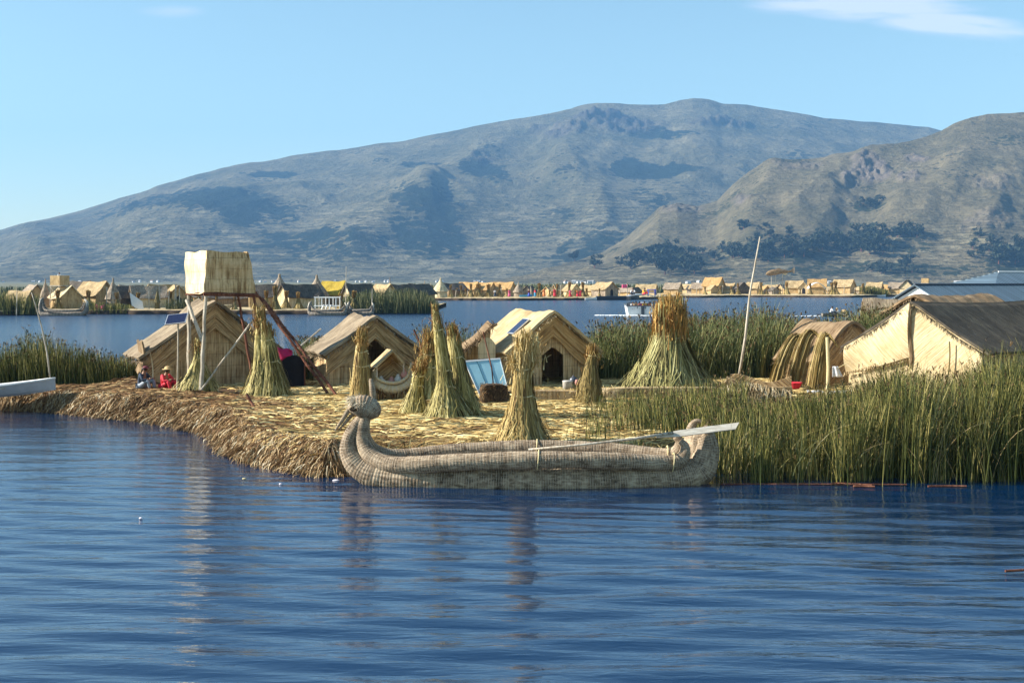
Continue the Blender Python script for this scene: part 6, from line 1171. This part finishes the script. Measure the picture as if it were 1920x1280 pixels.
# ================================================================== trees on the hill, houses at the foot of the mountain
def hill_at(px, py):
    P, T, Xv, Yv, Zv = HP; i = int(np.argmin(np.abs(P[:, 0]-px))); t = T[i]; rows = HZ-Zv[i]*0-0; pyv = HZ-(Zv[i]-CH)*F/Yv[i]; k = np.where((t <= 1) & (t > .01))[0]
    j = k[int(np.argmin(np.abs(pyv[k]-py)))]; return Vector((Xv[i, j], Yv[i, j], Zv[i, j]))
def treemesh(seed, H=1.0):
    r2 = np.random.RandomState(seed); b = MB(); b.tube([(0, 0, -.1), (.01, 0, .3), (0, .01, .75)], [.035, .028, .01], 6); tr = b.mesh('trunk'); n = 420
    c = np.c_[r2.normal(0, .16, (9, 2)), r2.uniform(.3, .9, 9)]; i = r2.randint(0, 9, n); P_ = c[i]+r2.normal(0, .075, (n, 3)); d = r2.normal(0, .045, (n, 3)); V, Q = blades(P_-d, P_+d, np.zeros((n, 3)), np.full(n, .075), 1, .8)
    return tr, np_mesh('crown', V, Q)
tm = strand('eucalyptus_leaves', [(0, (.012, .02, .012)), (.6, (.03, .042, .022)), (1, (.06, .07, .035))]); TM = []
for s_ in (3, 5, 8):
    a, c = treemesh(s_); a.materials.append(M['pole_red']); c.materials.append(tm); TM.append((a, c))
def tree(px, py, h, label, group):
    p = hill_at(px, py); a, c = TM[rnd.randrange(3)]; e = empty('eucalyptus_tree', p-Vector((0, 0, 1)), rnd.random()*6, label=label, cat='tree', group=group); e.scale = (h*rnd.uniform(.9, 1.5), h*rnd.uniform(.9, 1.5), h)
    for nm, me in (('trunk', a), ('crown', c)): o = bpy.data.objects.new(nm, me); col.objects.link(o); o.parent = e
for cx, cy, rx, ry, n, h in ((1230, 490, 120, 14, 26, 20), (1430, 478, 110, 16, 30, 20), (1545, 462, 60, 14, 14, 22), (1612, 468, 46, 16, 22, 26), (1700, 440, 60, 14, 12, 18), (1625, 388, 24, 9, 10, 14), (1890, 485, 40, 16, 12, 24), (1300, 508, 40, 6, 10, 22), (1680, 505, 90, 12, 8, 14), (1400, 425, 50, 12, 7, 13), (1830, 460, 60, 20, 7, 14), (1460, 445, 60, 12, 8, 14)):
    wh = 'upper' if cy < 430 else 'lower'
    for k in range(n):
        px = cx+rnd.gauss(0, .45)*rx; py = min(520, cy+rnd.gauss(0, .45)*ry-(px-cx)*.08); tree(px, py, h*rnd.uniform(.6, 1.2), 'dark tree scattered on the %s slope of the right-hand hill' % wh, 'dark trees on the %s slope of the hill' % wh)
hw_m = plain('whitewashed_wall', (.55, .55, .53), .8, .08, .3); hr_m = plain('tin_roof', (.45, .44, .44), .5, .2, .3); hr2 = plain('tile_roof', (.30, .20, .15), .8, .2, .3)
for px, Y in [(-10, 2200), (6, 2240), (62, 2210), (75, 2230), (150, 2240), (250, 2220), (262, 2235), (285, 2210), (296, 2240), (488, 2200), (497, 2230), (512, 2210), (520, 2235), (560, 2230), (628, 2220), (668, 2210), (677, 2225), (686, 2215), (700, 2230), (722, 2200), (728, 2220), (820, 2210), (828, 2230), (890, 2220), (897, 2210), (906, 2230), (990, 1900), (1020, 1900), (1060, 1600), (1066, 1615), (1076, 1620), (1084, 1600), (1090, 1630), (1098, 1610), (1106, 1600), (1112, 1625), (1290, 1500), (1310, 1480), (1555, 1500), (1795, 1200), (1800, 1450)]:
    e = empty('village_house', (gx(px, Y), Y, .2), R(rnd.uniform(-60, 60)), label='tiny white house at the foot of the distant mountain', cat='house', group='tiny white houses at the foot of the mountains'); a, c, h = rnd.uniform(4, 8), rnd.uniform(3.5, 5), rnd.uniform(2.6, 4)
    s_ = .8; a *= s_; c *= s_; h *= s_
    MB().box((0, 0, h/2), (a, c, h)).build('wall', hw_m, e); b = MB()
    for s in (-1, 1): b.grid(lambda u, v, s=s: (-a/2-.3+(a+.6)*u, s*(c/2+.4)*(1-v) if s < 0 else (c/2+.4)*(1-v), h+.02+1.2*v), 2, 2, .12 if s < 0 else -.12)
    b.build('roof', hr_m if rnd.random() < .7 else hr2, e)
# ================================================================== air
hz = MB(); hz.box((0, 4050, 500), (16960, 8760, 1006)); me = hz.mesh('haze')
hm = bpy.data.materials.new('haze_air'); hm.use_nodes = True; nt = hm.node_tree; nt.nodes.clear(); o_ = N(nt, 'ShaderNodeOutputMaterial'); pv = N(nt, 'ShaderNodeVolumePrincipled'); nt.links.new(pv.outputs[0], o_.inputs['Volume'])
pv.inputs['Density'].default_value = 1.05e-4; pv.inputs['Color'].default_value = (.24, .54, 1, 1); pv.inputs['Anisotropy'].default_value = .0
tag(link('haze', me, hm), kind='stuff')
